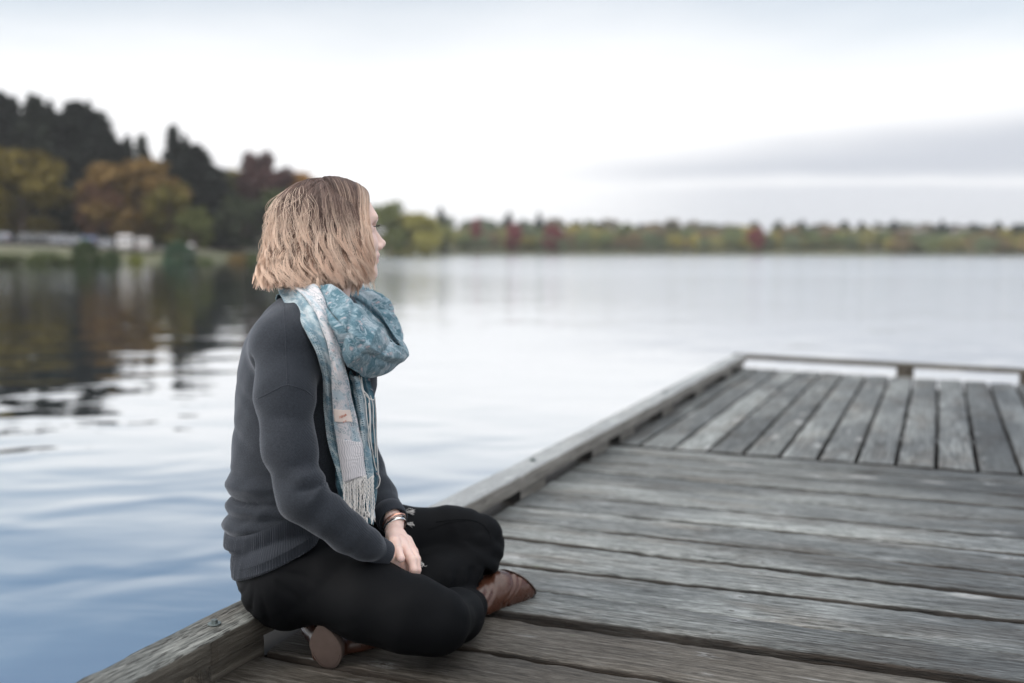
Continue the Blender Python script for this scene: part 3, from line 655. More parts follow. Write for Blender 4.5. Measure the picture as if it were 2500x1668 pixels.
specs = [('car', P_S, False, 12, 128, 'silver car parked at the far left by the bare trunk', 'car'), ('car', P_K, False, 62, 129, 'dark car parked right of the bare tree trunk', 'car'), ('car', P_K, False, 96, 131, 'dark car in shade, third in the parked row from the left', 'car'),
         ('car', P_S, False, 132, 130, 'silver car parked left of the tall reed clump', 'car'), ('car', P_S, False, 168, 131, 'pale grey car parked directly behind the tall reed clump', 'car'), ('car', P_B, False, 206, 132, 'blue car parked just right of the tall reed clump', 'car'), ('car', P_S, False, 244, 131, 'silver car parked left of the two white vans', 'car'),
         ('van', P_W, True, 288, 131, 'white van, taller and leftmost of the two under the orange tree', 'van'), ('van', P_W, True, 330, 133, 'white van, lower and rightmost of the two under the orange tree', 'van')]
protos = {}
for nm, pm, van, dx, dep, lab, cat in specs:
    key = (nm, pm.name)
    if key not in protos: o = make_car(nm, pm, van); protos[key] = o
    else: o = copy_tree(protos[key])
    x = xd(dx, dep); o.location = (x, dep, float(ground_z(x, dep)[0]) + .06); o.rotation_euler = (0, 0, R(random.choice([-68, -72, -65, 108]))); tag(o, lab, cat, CG if cat == 'car' else 'white vans under the orange tree')
    if 'lower' in lab: o.scale = (1, 1, .88)
sg = empty('sign', (xd(435, 124), 124, float(ground_z(xd(435, 124), 124)[0]))); tag(sg, 'small white upright sign board on posts near the bluish shrub', 'sign')
q = MB(); q.box((-.5, -.03, .35), (.5, .03, 1.95)); q.build('board', simple_mat('white_board', (0.7, 0.66, 0.68), 0.6), sg)
for s in (-.42, .42): q = MB(); q.box((s - .05, .03, 0), (s + .05, .12, 1.95)); q.build('post', M_DARKWOOD, sg)

# ---- houses on the far hill
M_ROOF = simple_mat('roof_shingle', (0.12, 0.10, 0.095), 0.9, nscale=2)
def house(dx, dy, w, h, dep, wc, label):
    x = xd(dx, dep); z0 = float(ground_z(x, dep)[0]); zt = float(D(dx, dy, dep)[2]); W = w * 1.0638 / FPX * dep / 2; base = zt - h * .3
    root = empty('house', (x, dep, z0), R(random.uniform(-12, 12))); tag(root, label, 'house')
    H = zt - z0
    q = MB(); q.box((-W, -4, 0), (W, 4, H - 1.2)); q.build('wall', simple_mat('house_wall', wc, 0.8, nscale=.5), root)
    q = MB(); q.add([(-W - .4, -4.5, H - 1.25), (W + .4, -4.5, H - 1.25), (W + .4, 4.5, H - 1.25), (-W - .4, 4.5, H - 1.25), (-W - .2, 0, H + .6), (W + .2, 0, H + .6)], [(0, 1, 5, 4), (2, 3, 4, 5), (3, 0, 4), (1, 2, 5), (3, 2, 1, 0)]); q.build('roof', M_ROOF, root)
    n = max(2, int(W * 2 / 3))
    for k in range(n):
        cx_ = -W + (k + .5) * 2 * W / n; q = MB(); q.box((cx_ - .6, -4.06, H - 3.3), (cx_ + .6, -4.0, H - 2.0)); q.build('window', M_GLASS, root)
house(1235, 517, 26, 6, 352, (.62, .52, .5), 'pinkish house between the two crimson trees on the far hill')
house(1190, 515, 22, 6, 354, (.66, .56, .56), 'pale house half hidden behind the first crimson tree')
house(1905, 533, 26, 6, 316, (.5, .34, .2), 'small tan house left of the pale houses on the far hill')
house(2012, 527, 34, 6, 312, (.66, .62, .66), 'small pale lilac house on the far hill at right')
house(2090, 531, 56, 6, 305, (.75, .68, .68), 'long white house on the far hill at right')
house(2205, 528, 38, 6, 304, (.45, .26, .19), 'brick red house on the far hill near the right edge')
# ---- evening haze over the lake
M_HAZE = bpy.data.materials.new('haze'); M_HAZE.use_nodes = True; hn = M_HAZE.node_tree; hn.nodes.clear()
ho = hn.nodes.new('ShaderNodeOutputMaterial'); hv_ = hn.nodes.new('ShaderNodeVolumePrincipled'); hv_.inputs['Color'].default_value = (0.93, 0.95, 0.97, 1); hv_.inputs['Density'].default_value = 0.0003
hn.links.new(hv_.outputs[0], ho.inputs['Volume'])
hz = MB(); hz.box((-1540, -340, -8), (1540, 2540, 60)); haze = hz.build('haze', M_HAZE); tag(haze, kind='stuff')

# ================================================================== PERSON
# ---- signed-distance modelling: smooth unions of tapered limbs, turned into one clean surface
def s_cap(a, b, ra, rb):
    a = np.asarray(a, float); b = np.asarray(b, float)
    def f(P):
        ab = b - a; t = np.clip(((P - a) @ ab) / (ab @ ab + 1e-12), 0, 1)
        return np.linalg.norm(P - a - t[:, None] * ab, axis=1) - (ra + (rb - ra) * t)
    return f
def s_ell(c, r, Rm=None):
    c = np.asarray(c, float); r = np.asarray(r, float)
    def f(P):
        q = P - c
        if Rm is not None: q = q @ Rm            # columns of Rm = local axes
        k0 = np.linalg.norm(q / r, axis=1); k1 = np.linalg.norm(q / (r * r), axis=1) + 1e-9
        return k0 * (k0 - 1) / k1
    return f
def smin(a, b, k):
    h = np.clip(0.5 + 0.5 * (b - a) / k, 0, 1); return b + (a - b) * h - k * h * (1 - h)
def union(fs, k):
    def f(P):
        d = fs[0](P)
        for g in fs[1:]: d = smin(d, g(P), k)
        return d
    return f
def chain(pts, k=0.02):
    """pts: list of (point, radius)"""
    return union([s_cap(pts[i][0], pts[i + 1][0], pts[i][1], pts[i + 1][1]) for i in range(len(pts) - 1)], k)
def surface(f, lo, hi, h):
    """naive surface nets"""
    lo = np.asarray(lo, float); hi = np.asarray(hi, float); n = np.ceil((hi - lo) / h).astype(int) + 1
    ax = [lo[i] + h * np.arange(n[i]) for i in range(3)]
    G = np.empty(n, dtype=np.float64); YY, ZZ = np.meshgrid(ax[1], ax[2], indexing='ij'); base = np.stack([np.zeros(YY.size), YY.ravel(), ZZ.ravel()], 1)
    for i in range(n[0]): base[:, 0] = ax[0][i]; G[i] = f(base).reshape(n[1], n[2])
    S = G < 0
    cs = np.zeros(n - 1, dtype=np.int8); offs = [(i, j, k) for i in (0, 1) for j in (0, 1) for k in (0, 1)]
    for i, j, k in offs: cs += S[i:n[0] - 1 + i, j:n[1] - 1 + j, k:n[2] - 1 + k]
    act = (cs > 0) & (cs < 8); idx = -np.ones(act.shape, dtype=np.int64); I = np.argwhere(act); idx[act] = np.arange(len(I))
    acc = np.zeros((len(I), 3)); cnt = np.zeros(len(I))
    for o in offs:
        for d in range(3):
            if o[d]: continue
            p = list(o); p[d] = 1
            g0 = G[I[:, 0] + o[0], I[:, 1] + o[1], I[:, 2] + o[2]]; g1 = G[I[:, 0] + p[0], I[:, 1] + p[1], I[:, 2] + p[2]]
            m = (g0 < 0) != (g1 < 0); t = np.where(m, g0 / (g0 - g1 + 1e-12), 0)
            pos = np.tile(np.array(o, float), (len(I), 1)); pos[:, d] = t; acc[m] += pos[m]; cnt[m] += 1
    V = lo + (I + acc / np.maximum(cnt, 1)[:, None]) * h
    F = []
    for d in range(3):
        e = [0, 0, 0]; e[d] = 1; a, b = [(1, 2), (2, 0), (0, 1)][d]
        s0 = S[:n[0] - e[0], :n[1] - e[1], :n[2] - e[2]]; s1 = S[e[0]:, e[1]:, e[2]:]; m = s0 != s1
        Q = np.argwhere(m); inv = s1[m]
        ok = (Q[:, a] > 0) & (Q[:, b] > 0) & (Q[:, a] < n[a] - 1) & (Q[:, b] < n[b] - 1); Q = Q[ok]; inv = inv[ok]
        def at_(da, db): q = Q.copy(); q[:, a] -= da; q[:, b] -= db; return idx[q[:, 0], q[:, 1], q[:, 2]]
        q = np.stack([at_(1, 1), at_(0, 1), at_(0, 0), at_(1, 0)], 1); q[inv] = q[inv][:, ::-1]; F.append(q)
    F = np.concatenate(F)
    for _ in range(2):                          # settle on the true surface
        e = h * 0.25; d0 = f(V); g = np.stack([f(V + e * np.eye(3)[i]) - d0 for i in range(3)], 1) / e; gn = np.sum(g * g, 1) + 1e-6
        V = V - g * np.clip(d0 / gn, -h * .5, h * .5)[:, None] * 0.8
    return V, F
def laplace(V, F, it=2, lam=0.5):
    E_ = np.concatenate([F[:, [0, 1]], F[:, [1, 2]], F[:, [2, 3]], F[:, [3, 0]]]); E_ = np.concatenate([E_, E_[:, ::-1]])
    c = np.bincount(E_[:, 0], minlength=len(V))[:, None] + 1e-9
    for _ in range(it):
        s = np.stack([np.bincount(E_[:, 0], V[E_[:, 1], i], minlength=len(V)) for i in range(3)], 1); V = V + lam * (s / c - V)
    return V
def box_of(pts, pad):
    P = np.array(pts); return P.min(0) - pad, P.max(0) + pad
def sdf_obj(name, f, lo, hi, h, mat, parent, sm=1):
    V, F = surface(f, lo, hi, h)
    if sm: V = laplace(V, F, sm)
    return mesh_obj(name, V, F, mat, parent)
def seg_dist(P, pts):
    """distance of P to polyline and arc-length parameter"""
    pts = np.asarray(pts, float); best = np.full(len(P), 9.0); par = np.zeros(len(P)); L = 0
    for a, b in zip(pts[:-1], pts[1:]):
        ab = b - a; l = np.linalg.norm(ab); t = np.clip(((P - a) @ ab) / (l * l), 0, 1); d = np.linalg.norm(P - a - t[:, None] * ab, axis=1)
        m = d < best; best[m] = d[m]; par[m] = L + t[m] * l; L += l
    return best, par
def vnoise(P, s, seed=0):
    """cheap smooth 3-D noise"""
    r = np.random.default_rng(seed); o = np.zeros(len(P))
    for k in range(5):
        d = r.normal(size=3); d /= np.linalg.norm(d); o += np.sin(P @ d * s * r.uniform(.7, 1.6) + r.uniform(0, 6.28))
    return o / 3

def cloth_mat(name, c, rough=0.9, sheen=0.4, nscale=900, var=0.25, knit=None, bumpd=0.0006, big=0.1):
    m, nt, b = new_mat(name); t = NT(nt); tc = t.node('ShaderNodeTexCoord').outputs['Object']
    f = t.noise(tc, nscale, 3, 0.6); g = t.noise(tc, 14, 3)
    col = t.mix(f, tuple(x * (1 - var) for x in c), tuple(x * (1 + var) for x in c)); col = t.mix(t.math('MULTIPLY', g, big * 2), col, tuple(x * .55 for x in c))
    h = f
    if knit is not None:
        w = t.wave(t.mapping(tc, knit[0], None, knit[2]), knit[1], 0.6, 3.0); h = t.math('MULTIPLY_ADD', w, 0.45, f); col = t.mix(t.math('MULTIPLY', w, 0.12), col, tuple(x * .5 for x in c))
    t.put(b.inputs['Base Color'], col); b.inputs['Roughness'].default_value = rough; b.inputs['Specular IOR Level'].default_value = 0.15 if sheen else 0.11
    b.inputs['Sheen Weight'].default_value = sheen; b.inputs['Sheen Roughness'].default_value = 0.4
    b.inputs['Sheen Tint'].default_value = (0.85, 0.9, 1, 1)
    t.put(b.inputs['Normal'], t.bump(h, bumpd)); return m
M_KNIT = cloth_mat('charcoal_knit', (0.032, 0.037, 0.046), 0.95, 0.30, 380, 0.85, ((1, 1, 1), 110, (0, R(35), 0)), 0.0006, 0.18)
M_RIB = cloth_mat('charcoal_rib', (0.035, 0.040, 0.050), 0.95, 0.28, 700, 0.25)
M_DENIM = cloth_mat('black_denim', (0.0032, 0.0038, 0.0050), 0.72, 0.0, 1200, 0.3, None, 0.0003, 0.1)
def skin_mat():
    m, nt, b = new_mat('skin'); t = NT(nt); tc = t.node('ShaderNodeTexCoord').outputs['Object']
    f = t.noise(tc, 60, 4); g = t.noise(tc, 22, 3)
    col = t.mix(f, (0.76, 0.53, 0.455), (0.82, 0.62, 0.55)); col = t.mix(t.math('MULTIPLY', t.mr(g, .5, .75), 0.25), col, (0.66, 0.33, 0.27))
    t.put(b.inputs['Base Color'], col); b.inputs['Roughness'].default_value = 0.48; b.inputs['Subsurface Weight'].default_value = 0.12
    b.inputs['Subsurface Radius'].default_value = (0.01, 0.004, 0.002); b.inputs['Subsurface Scale'].default_value = 0.6
    t.put(b.inputs['Normal'], t.bump(t.noise(tc, 500, 2), 0.0002)); return m
M_SKIN = skin_mat()
M_LIP = simple_mat('lips', (0.68, 0.38, 0.35), 0.4, nscale=80); M_NAIL = simple_mat('nail', (0.75, 0.52, 0.48), 0.25, nscale=50, var=.03)

# ---- joints, measured in the view and set at their own distances
SH_R, EL_R, FA_R, WR_R = D(650, 778, 2.09), D(697, 1143, 1.98), D(795, 1222, 2.005), D(880, 1272, 2.075)
SH_L, EL_L, WR_L = D(735, 790, 2.41), D(832, 1085, 2.45), D(900, 1192, 2.275)
HIP_R, HIP_L = D(672, 1335, 2.12), D(690, 1285, 2.36)
TH_R, KN_R, SHN_R, AN_R = D(850, 1378, 2.06), D(1003, 1428, 2.03), D(1050, 1412, 2.2), D(1082, 1388, 2.37)
TH_L, TH_L2, KN_L, CF_L, SHN_L, AN_L = D(890, 1238, 2.42), D(1040, 1230, 2.47), D(1095, 1243, 2.48), D(1000, 1330, 2.36), D(900, 1420, 2.24), D(845, 1455, 2.17)
CH_Y = 2.25
def torso_fn(grow=0.0):
    # rows: (dy, back dx, front dx, half side width, centre depth)
    rows = [(640, 700, 790, .050, 2.25), (668, 665, 800, .066, 2.25), (690, 634, 812, .100, 2.25), (722, 606, 830, .132, 2.25), (760, 580, 846, .152, 2.25), (805, 562, 856, .158, 2.25), (860, 552, 862, .156, 2.25), (950, 545, 858, .150, 2.25),
            (1040, 539, 838, .140, 2.25), (1110, 536, 812, .138, 2.25), (1180, 532, 800, .148, 2.25), (1240, 536, 795, .162, 2.25), (1300, 545, 790, .175, 2.25), (1350, 560, 770, .17, 2.25)]
    T = []
    for dy, b0, f0, w, dp in rows:
        pb, pf = D(b0, dy, dp), D(f0, dy, dp); T.append((pb[2], (pb[0] + pf[0]) / 2, (pf[0] - pb[0]) / 2, w, dp))
    T = np.array(T)[::-1]; zt = T[:, 0]; zz = np.linspace(zt[0], zt[-1], 200); Q = np.stack([np.interp(zz, zt, T[:, i]) for i in range(5)], 1)
    k = np.exp(-np.linspace(-2, 2, 17) ** 2); k /= k.sum()
    for i in range(1, 5): Q[:, i] = np.convolve(np.pad(Q[:, i], 8, 'edge'), k, 'valid')
    def f(P):
        z = np.clip(P[:, 2], zt[0], zt[-1]); cx, rx, ry, cy = [np.interp(z, Q[:, 0], Q[:, i]) for i in (1, 2, 3, 4)]
        rx = rx + grow; ry = ry + grow
        x = np.abs(P[:, 0] - cx) / rx; y = np.abs(P[:, 1] - cy) / ry
        rr = (x ** 2.3 + y ** 2.3) ** (1 / 2.3); d = (rr - 1) * np.minimum(rx, ry) * 0.9
        return np.maximum(d, np.maximum(zt[0] - P[:, 2], P[:, 2] - zt[-1]))
    return f

# ---- body: one continuous skin surface under the clothes, with finer head and hands
body_sdf = union([torso_fn(-0.016), chain([(D(704, 760, 2.12), .043), (D(657, 790, 2.09), .045), (D(655, 930, 2.05), .042), (EL_R, .036), (FA_R, .030), (WR_R, .021)]),
                  chain([(D(740, 760, 2.38), .045), (SH_L, .045), (EL_L, .036), (WR_L, .021)]),
                  chain([(HIP_R, .075), (TH_R, .06), (KN_R, .042), (SHN_R, .04), (AN_R, .026)]), chain([(HIP_L, .075), (TH_L, .06), (KN_L, .045), (CF_L, .04), (AN_L, .026)])], 0.03)
BV, BF = surface(body_sdf, (-0.72, 1.85, 0.0), (0.05, 2.6, 1.0), 0.010)
# head frame: F towards the face, Lf her left, U up
HY = R(26); HF = np.array([math.cos(HY), math.sin(HY), 0]); HL = np.array([-math.sin(HY), math.cos(HY), 0]); HU = np.array([0, 0, 1.0])
pt = R(3); HF, HU = HF * math.cos(pt) + HU * math.sin(pt) * 0 + np.array([0, 0, -0.0]), HU
HO = D(761, 524, 2.24); HM = np.stack([HF, HL, HU], 1)
def H(f, l, u): return HO + HF * f + HL * l + HU * u
def hcap(a, b, ra, rb): return s_cap(H(*a), H(*b), ra, rb)
def hell(c, r): return s_ell(H(*c), r, HM)
def head_sdf():
    sk = union([hell((-.004, 0, .020), (.092, .073, .082)), hell((.030, 0, .014), (.062, .058, .064)), hell((.043, 0, -.045), (.052, .050, .058)),
                hcap((-.005, .050, -.055), (.064, .018, -.098), .013, .012), hcap((-.005, -.050, -.055), (.064, -.018, -.098), .013, .012),
                hell((.0850, 0, -.102), (.0135, .016, .0135)), hell((.080, 0, -.085), (.013, .018, .014))], 0.024)
    ck = union([hell((.062, .036, -.034), (.028, .024, .026)), hell((.062, -.036, -.034), (.028, .024, .026)), hell((.086, 0, .022), (.009, .040, .010))], 0.01)
    neck = union([hcap((-.018, 0, -.05), (-.045, -.01, -.17), .050, .055), hcap((.02, 0, -.09), (-.005, 0, -.165), .030, .034)], 0.03)
    nose = union([hcap((.0900, 0, .002), (.1105, 0, -.031), .0055, .0070), hell((.1130, 0, -.0325), (.0082, .0082, .0074)), hell((.103, .0115, -.040), (.009, .006, .0065)), hell((.103, -.0115, -.040), (.009, .006, .0065)), hell((.096, 0, -.030), (.014, .011, .018))], 0.008)
    mouth = union([hell((.087, 0, -.060), (.017, .024, .016)), hell((.0985, 0, -.0570), (.0060, .019, .0046)), hell((.0970, 0, -.0715), (.0062, .016, .0050))], 0.006)
    eyes = [hell((.090, s * .031, -.001), (.019, .018, .013)) for s in (1, -1)]
    lids = union([hell((.0715, s * .031, -.001), (.0125, .0155, .0115)) for s in (1, -1)], 0.002)
    ears = union([hell((-.008, s * .073, -.012), (.017, .008, .028)) for s in (1, -1)], .002)
    nostr = [hell((.109, s * .0055, -.0465), (.004, .0028, .003)) for s in (1, -1)]
    crease = hell((.108, 0, -.0643), (.012, .020, .0011))
    def f(P):
        d = smin(sk(P), ck(P), .018); d = smin(d, neck(P), .022)
        for e in eyes: d = -smin(-d, e(P), .010)
        d = smin(d, nose(P), .009); d = smin(d, mouth(P), .008); d = smin(d, lids(P), .003); d = smin(d, ears(P), .005)
        for e in nostr: d = np.maximum(d, -e(P))
        return -smin(-d, crease(P), .0015)
    return f
hs = head_sdf()
V1, F1 = surface(hs, HO + np.array([-.14, -.11, -.19]), HO + np.array([.15, .15, .12]), 0.0026)
# hands: palm blocks and five bent fingers each
def hand(palm, fingers, thumb, wrist):
    fs = [chain(palm, .012), chain(wrist, .01)]
    f0 = union(fs, .012)
    fr = [chain(q, .004) for q in fingers]; th = chain(thumb, .006)
    def f(P):
        d = f0(P); e = fr[0](P)
        for g in fr[1:]: e = smin(e, g(P), .0015)
        return smin(smin(d, e, .007), th(P), .009)
    return f
# left hand lies over the right: wrist up at the bracelets, fingers pointing down
LW = D(905, 1200, 2.258)
lh = hand([(D(908, 1222, 2.245), .0195), (D(921, 1252, 2.222), .019)], [], [], []) if False else None
LHf = hand(palm=[(D(904, 1214, 2.240), .0195), (D(911, 1236, 2.205), .0205), (D(925, 1258, 2.175), .0150)],
    fingers=[[(D(921, 1243, 2.175), .0125), (D(936, 1272, 2.128), .0105), (D(945, 1286, 2.110), .0098), (D(949, 1308, 2.098), .0088), (D(944, 1330, 2.100), .0080)],
             [(D(931, 1241, 2.195), .0115), (D(946, 1268, 2.152), .0100), (D(954, 1284, 2.132), .0092), (D(957, 1308, 2.120), .0084), (D(952, 1330, 2.120), .0078)],
             [(D(935, 1240, 2.215), .0110), (D(949, 1266, 2.178), .0095), (D(956, 1284, 2.158), .0088), (D(957, 1306, 2.145), .0080), (D(951, 1326, 2.142), .0073)],
             [(D(933, 1240, 2.232), .0100), (D(945, 1264, 2.202), .0088), (D(951, 1282, 2.184), .0078), (D(950, 1298, 2.172), .0072), (D(944, 1312, 2.168), .0066)]],
    thumb=[(D(901, 1226, 2.205), .0140), (D(906, 1244, 2.150), .0112), (D(913, 1264, 2.102), .0096), (D(920, 1282, 2.076), .0086)],
    wrist=[(LW, .0215), (D(896, 1180, 2.282), .0205)])
V2, F2 = surface(LHf, *box_of([D(880, 1170, 2.07), D(975, 1345, 2.3)], .02), 0.0014)
RHf = hand(palm=[(D(900, 1284, 2.108), .0165), (D(914, 1299, 2.128), .0180), (D(922, 1308, 2.142), .0145)],
    fingers=[[(D(922, 1296, 2.138), .0105), (D(936, 1308, 2.150), .0095), (D(943, 1320, 2.158), .0085), (D(938, 1332, 2.160), .0078)],
             [(D(922, 1304, 2.134), .0108), (D(936, 1317, 2.145), .0095), (D(942, 1330, 2.150), .0085), (D(936, 1342, 2.150), .0078)],
             [(D(922, 1306, 2.126), .0105), (D(938, 1322, 2.138), .0092), (D(946, 1335, 2.143), .0082), (D(938, 1346, 2.140), .0075)],
             [(D(916, 1312, 2.120), .0095), (D(928, 1328, 2.128), .0082), (D(934, 1340, 2.132), .0074), (D(927, 1350, 2.130), .0068)]],
    thumb=[(D(903, 1284, 2.130), .0115), (D(914, 1286, 2.152), .0100), (D(924, 1292, 2.165), .0090), (D(932, 1300, 2.175), .0078)],
    wrist=[(D(880, 1272, 2.080), .0185), (D(900, 1283, 2.100), .0175)])
V3, F3 = surface(RHf, *box_of([D(870, 1250, 2.06), D(965, 1355, 2.18)], .02), 0.0014)
allV = np.concatenate([BV, V1, V2, V3]); allF = np.concatenate([BF, F1 + len(BV), F2 + len(BV) + len(V1), F3 + len(BV) + len(V1) + len(V2)])
ORG_P = Vector((-0.45, 2.2, 0.0))
person = mesh_obj('person', allV - np.array(ORG_P), allF, [M_SKIN, M_LIP, M_NAIL], loc=ORG_P)
tag(person, 'woman sitting cross-legged on the dock edge in charcoal sweater, blue scarf and brown boots', 'person')
# lips and nails are painted areas of the same skin
fc = allV[allF].mean(1); q = (fc - HO) @ HM
lip = (q[:, 0] > .088) & (np.abs(q[:, 1]) < .021 - 1.2 * np.abs(q[:, 2] + .0645) * .6) & (q[:, 2] < -.0525) & (q[:, 2] > -.0775)
def near(p, r): return np.linalg.norm(fc - p, axis=1) < r
nail = (near(D(921, 1281, 2.067), .0062))
mi = np.zeros(len(allF), dtype=np.int32); mi[lip] = 1; mi[nail & (np.arange(len(allF)) >= len(BF) + len(F1))] = 2
if len(person.data.polygons) == len(mi): person.data.polygons.foreach_set('material_index', mi)
def child(o):
    """parent to the person, keeping the world place"""
    o.parent = person
    o.matrix_parent_inverse = Matrix.Identity(4)
    me = o.data
    if o.type == 'MESH': me.transform(Matrix.Translation(-ORG_P))
    return o
def sub(o, par):
    o.parent = par; o.data.transform(Matrix.Translation(-ORG_P)); return o
# eyes, lashes, brows
def tubes_mesh(name, lst, mat, sides=5, smooth=True):
    q = MB()
    for P, r in lst: q.tube(P, r, sides)
    return q.build(name, mat, None, smooth)
for s in (1, -1):
    V, F = surface(hell((.0730, s * .031, -.001), (.0116, .0116, .0098)), H(.06, s * .031, -.03) - .03, H(.1, s * .031, .03) + .03, .0022); child(mesh_obj('eye', V, F, simple_mat('eye_white', (.7, .7, .7), .1, nscale=5, var=.02)))
lash = []
for s in (1, -1):
    for k in range(9):
        l = s * (.019 + .003 * k); lash.append(([H(.0835 - .05 * abs(abs(l) - .028) , l, .0040), H(.0915 - .05 * abs(abs(l) - .028), l * 1.06, .0040), H(.0955 - .05 * abs(abs(l) - .028), l * 1.1, .0075)], [.0006, .0005, .0002]))
child(tubes_mesh('eyelashes', lash, simple_mat('lash', (.03, .02, .015), .6)))
brow = []
for s in (1, -1):
    for k in range(26):
        l = .012 + .0015 * k; u = .0195 + .0035 * math.sin(k / 25 * 2.6); f = .0985 - 2.0 * max(0, l - .012) ** 1.6
        brow.append(([H(f, s * l, u), H(f + .001, s * (l + .005), u + .002)], [.0007, .0003]))
child(tubes_mesh('eyebrows', brow, simple_mat('brow_hair', (.22, .13, .08), .6), 4))

# ---- jeans
def lim(P, a, b, w=.02): return np.clip((P - a) / w, 0, 1) * np.clip((b - P) / w, 0, 1)
R_leg = [(HIP_R, .096), (D(740, 1338, 2.11), .080), (TH_R, .0795), (D(940, 1409, 2.035), .0745), (KN_R, .0580), (SHN_R, .052), (AN_R, .0400)]
L_leg = [(HIP_L, .100), (TH_L, .080), (TH_L2, .068), (KN_L, .0620), (D(1075, 1292, 2.44), .062), (D(1040, 1322, 2.40), .062), (CF_L, .058), (SHN_L, .046), (AN_L, .039)]
pel = union([s_ell(D(663, 1318, 2.245), (.104, .150, .096)), s_cap(D(662, 1322, 2.13), D(650, 1322, 2.14), .090, .086), s_cap(D(662, 1296, 2.345), D(655, 1296, 2.345), .090, .085), s_ell(D(668, 1270, 2.25), (.112, .15, .09))], .04)
legR = chain([(p, r) for p, r in R_leg], .03); legL = chain([(p, r) for p, r in L_leg], .03)
kerb_c = AB(1.9, -1.34, 0)
def jeans_f(P):
    r_, l_ = legR(P), legL(P); d = smin(smin(pel(P), r_, .035), l_, .012)
    # flattened where it presses on rail and boards
    b = P @ Bdir; d = np.maximum(d, np.where((b < -1.286) & (b > -1.394), .0932 - P[:, 2], .001 - P[:, 2]))
    # open hem at both ankles
    for a, c in ((SHN_R, AN_R), (SHN_L, AN_L)):
        n = (c - a) / np.linalg.norm(c - a); d = np.where(np.linalg.norm(P - c, axis=1) < .09, np.maximum(d, (P - c) @ n - .004), d)
    return d
JV, JF = surface(jeans_f, (-.72, 1.86, -.003), (.06, 2.62, .42), .006)
def normals(V, F):
    n = np.cross(V[F[:, 2]] - V[F[:, 0]], V[F[:, 3]] - V[F[:, 1]]); N = np.zeros_like(V)
    for i in range(4): 
        for c in range(3): N[:, c] += np.bincount(F[:, i], n[:, c], minlength=len(V))
    return N / (np.linalg.norm(N, axis=1)[:, None] + 1e-9)
N = normals(JV, JF)
ds = np.zeros(len(JV))
_, pr = seg_dist(JV, [p for p, r in R_leg]); dR, _ = seg_dist(JV, [p for p, r in R_leg]); dL, pl = seg_dist(JV, [p for p, r in L_leg]); nearR = dR - .09 < dL - .07
Ltot = sum(np.linalg.norm(R_leg[i + 1][0] - R_leg[i][0]) for i in range(len(R_leg) - 1))
ds += .0020 * vnoise(JV, 34, 3) + .0008 * vnoise(JV, 90, 5)
def cusp(x): return np.clip(1 - np.abs(np.mod(x, 1) - .5) * 5, 0, 1) ** 1.5
w1 = JV[:, 0] * 5 - JV[:, 2] * 9 + .35 * vnoise(JV, 13, 31); w2 = JV[:, 0] * 9 + JV[:, 2] * 8 + .4 * vnoise(JV, 15, 33)
ds += -.0045 * cusp(w1 * 1.3) * np.clip(vnoise(JV, 11, 35) + .2, 0, 1) + .0030 * cusp(w2 * 1.1) * np.clip(vnoise(JV, 12, 37) + .1, 0, 1)
# hip creases fanning from the groin, knee and hem bunching
ang = np.arctan2(JV[:, 2] - D(600, 1290, 2.1)[2], JV[:, 0] - D(600, 1290, 2.1)[0]); rad = np.hypot(JV[:, 2] - D(600, 1290, 2.1)[2], JV[:, 0] - D(600, 1290, 2.1)[0])
ds -= .0045 * np.clip(1 - np.abs(rad - .085) / .07, 0, 1) * np.maximum(0, np.sin(ang * 15 + 30 * rad)) ** 2 * nearR
ds += np.where(nearR, .0030 * np.sin(pr * 190 + 2 * vnoise(JV, 25, 8)) * np.clip((pr - Ltot + .13) / .05, 0, 1), 0)
ds += np.where(~nearR, .0028 * np.sin(pl * 120 + 2.5 * vnoise(JV, 22, 9)) * np.clip(1 - np.abs(pl - .44) / .12, 0, 1), 0)
# long fold along the far leg's knee
JV = JV + N * ds[:, None]; JV[:, 2] = np.maximum(JV[:, 2], .0012)
jeans = child(mesh_obj('jeans', laplace(JV, JF, 1, .3), JF, M_DENIM))

# ---- sweater: torso and both sleeves as one knitted surface
R_arm = [(D(704, 742, 2.15), .060), (D(660, 790, 2.10), .0670), (D(655, 905, 2.05), .0580), (D(666, 1030, 2.01), .0500), (EL_R, .0470), (D(748, 1182, 1.985), .0415), (FA_R, .0370), (D(840, 1248, 2.035), .0318), (WR_R, .0265)]
L_arm = [(D(735, 745, 2.36), .070), (SH_L, .0700), (D(785, 930, 2.44), .058), (EL_L, .0500), (D(868, 1138, 2.38), .042), (WR_L, .0320)]
armR = chain(R_arm, .02); armL = chain(L_arm, .02); tors = torso_fn(0.0)
neck_hole = s_cap(D(745, 600, 2.25), D(735, 690, 2.25), .055, .052)
def sweater_f(P):
    d = smin(tors(P), armL(P), .03)
    a = armR(P); z = P[:, 2]
    k = np.interp(z, [.45, .56, .64], [.004, .010, .055]); d = smin(d, a, k)
    d = np.maximum(d, D(600, 1243, 2.25)[2] - .05 * 0 - z + np.where(a < .02, -1, 0))        # the waistband starts here
    for q, c in ((R_arm[-2][0], WR_R), (R_arm[-1][0] * 0 + L_arm[-2][0], WR_L)):
        n = (c - q) / np.linalg.norm(c - q); d = np.where(np.linalg.norm(P - c, axis=1) < .06, np.maximum(d, (P - c) @ n - .002), d)
    d = np.maximum(d, z - D(700, 683, 2.25)[2])
    return np.maximum(d, -neck_hole(P))
SV, SF = surface(sweater_f, (-.72, 1.88, .18), (-.02, 2.58, .90), .0055)
N = normals(SV, SF); ds = .0022 * vnoise(SV, 34, 11) + .0010 * vnoise(SV, 95, 12)
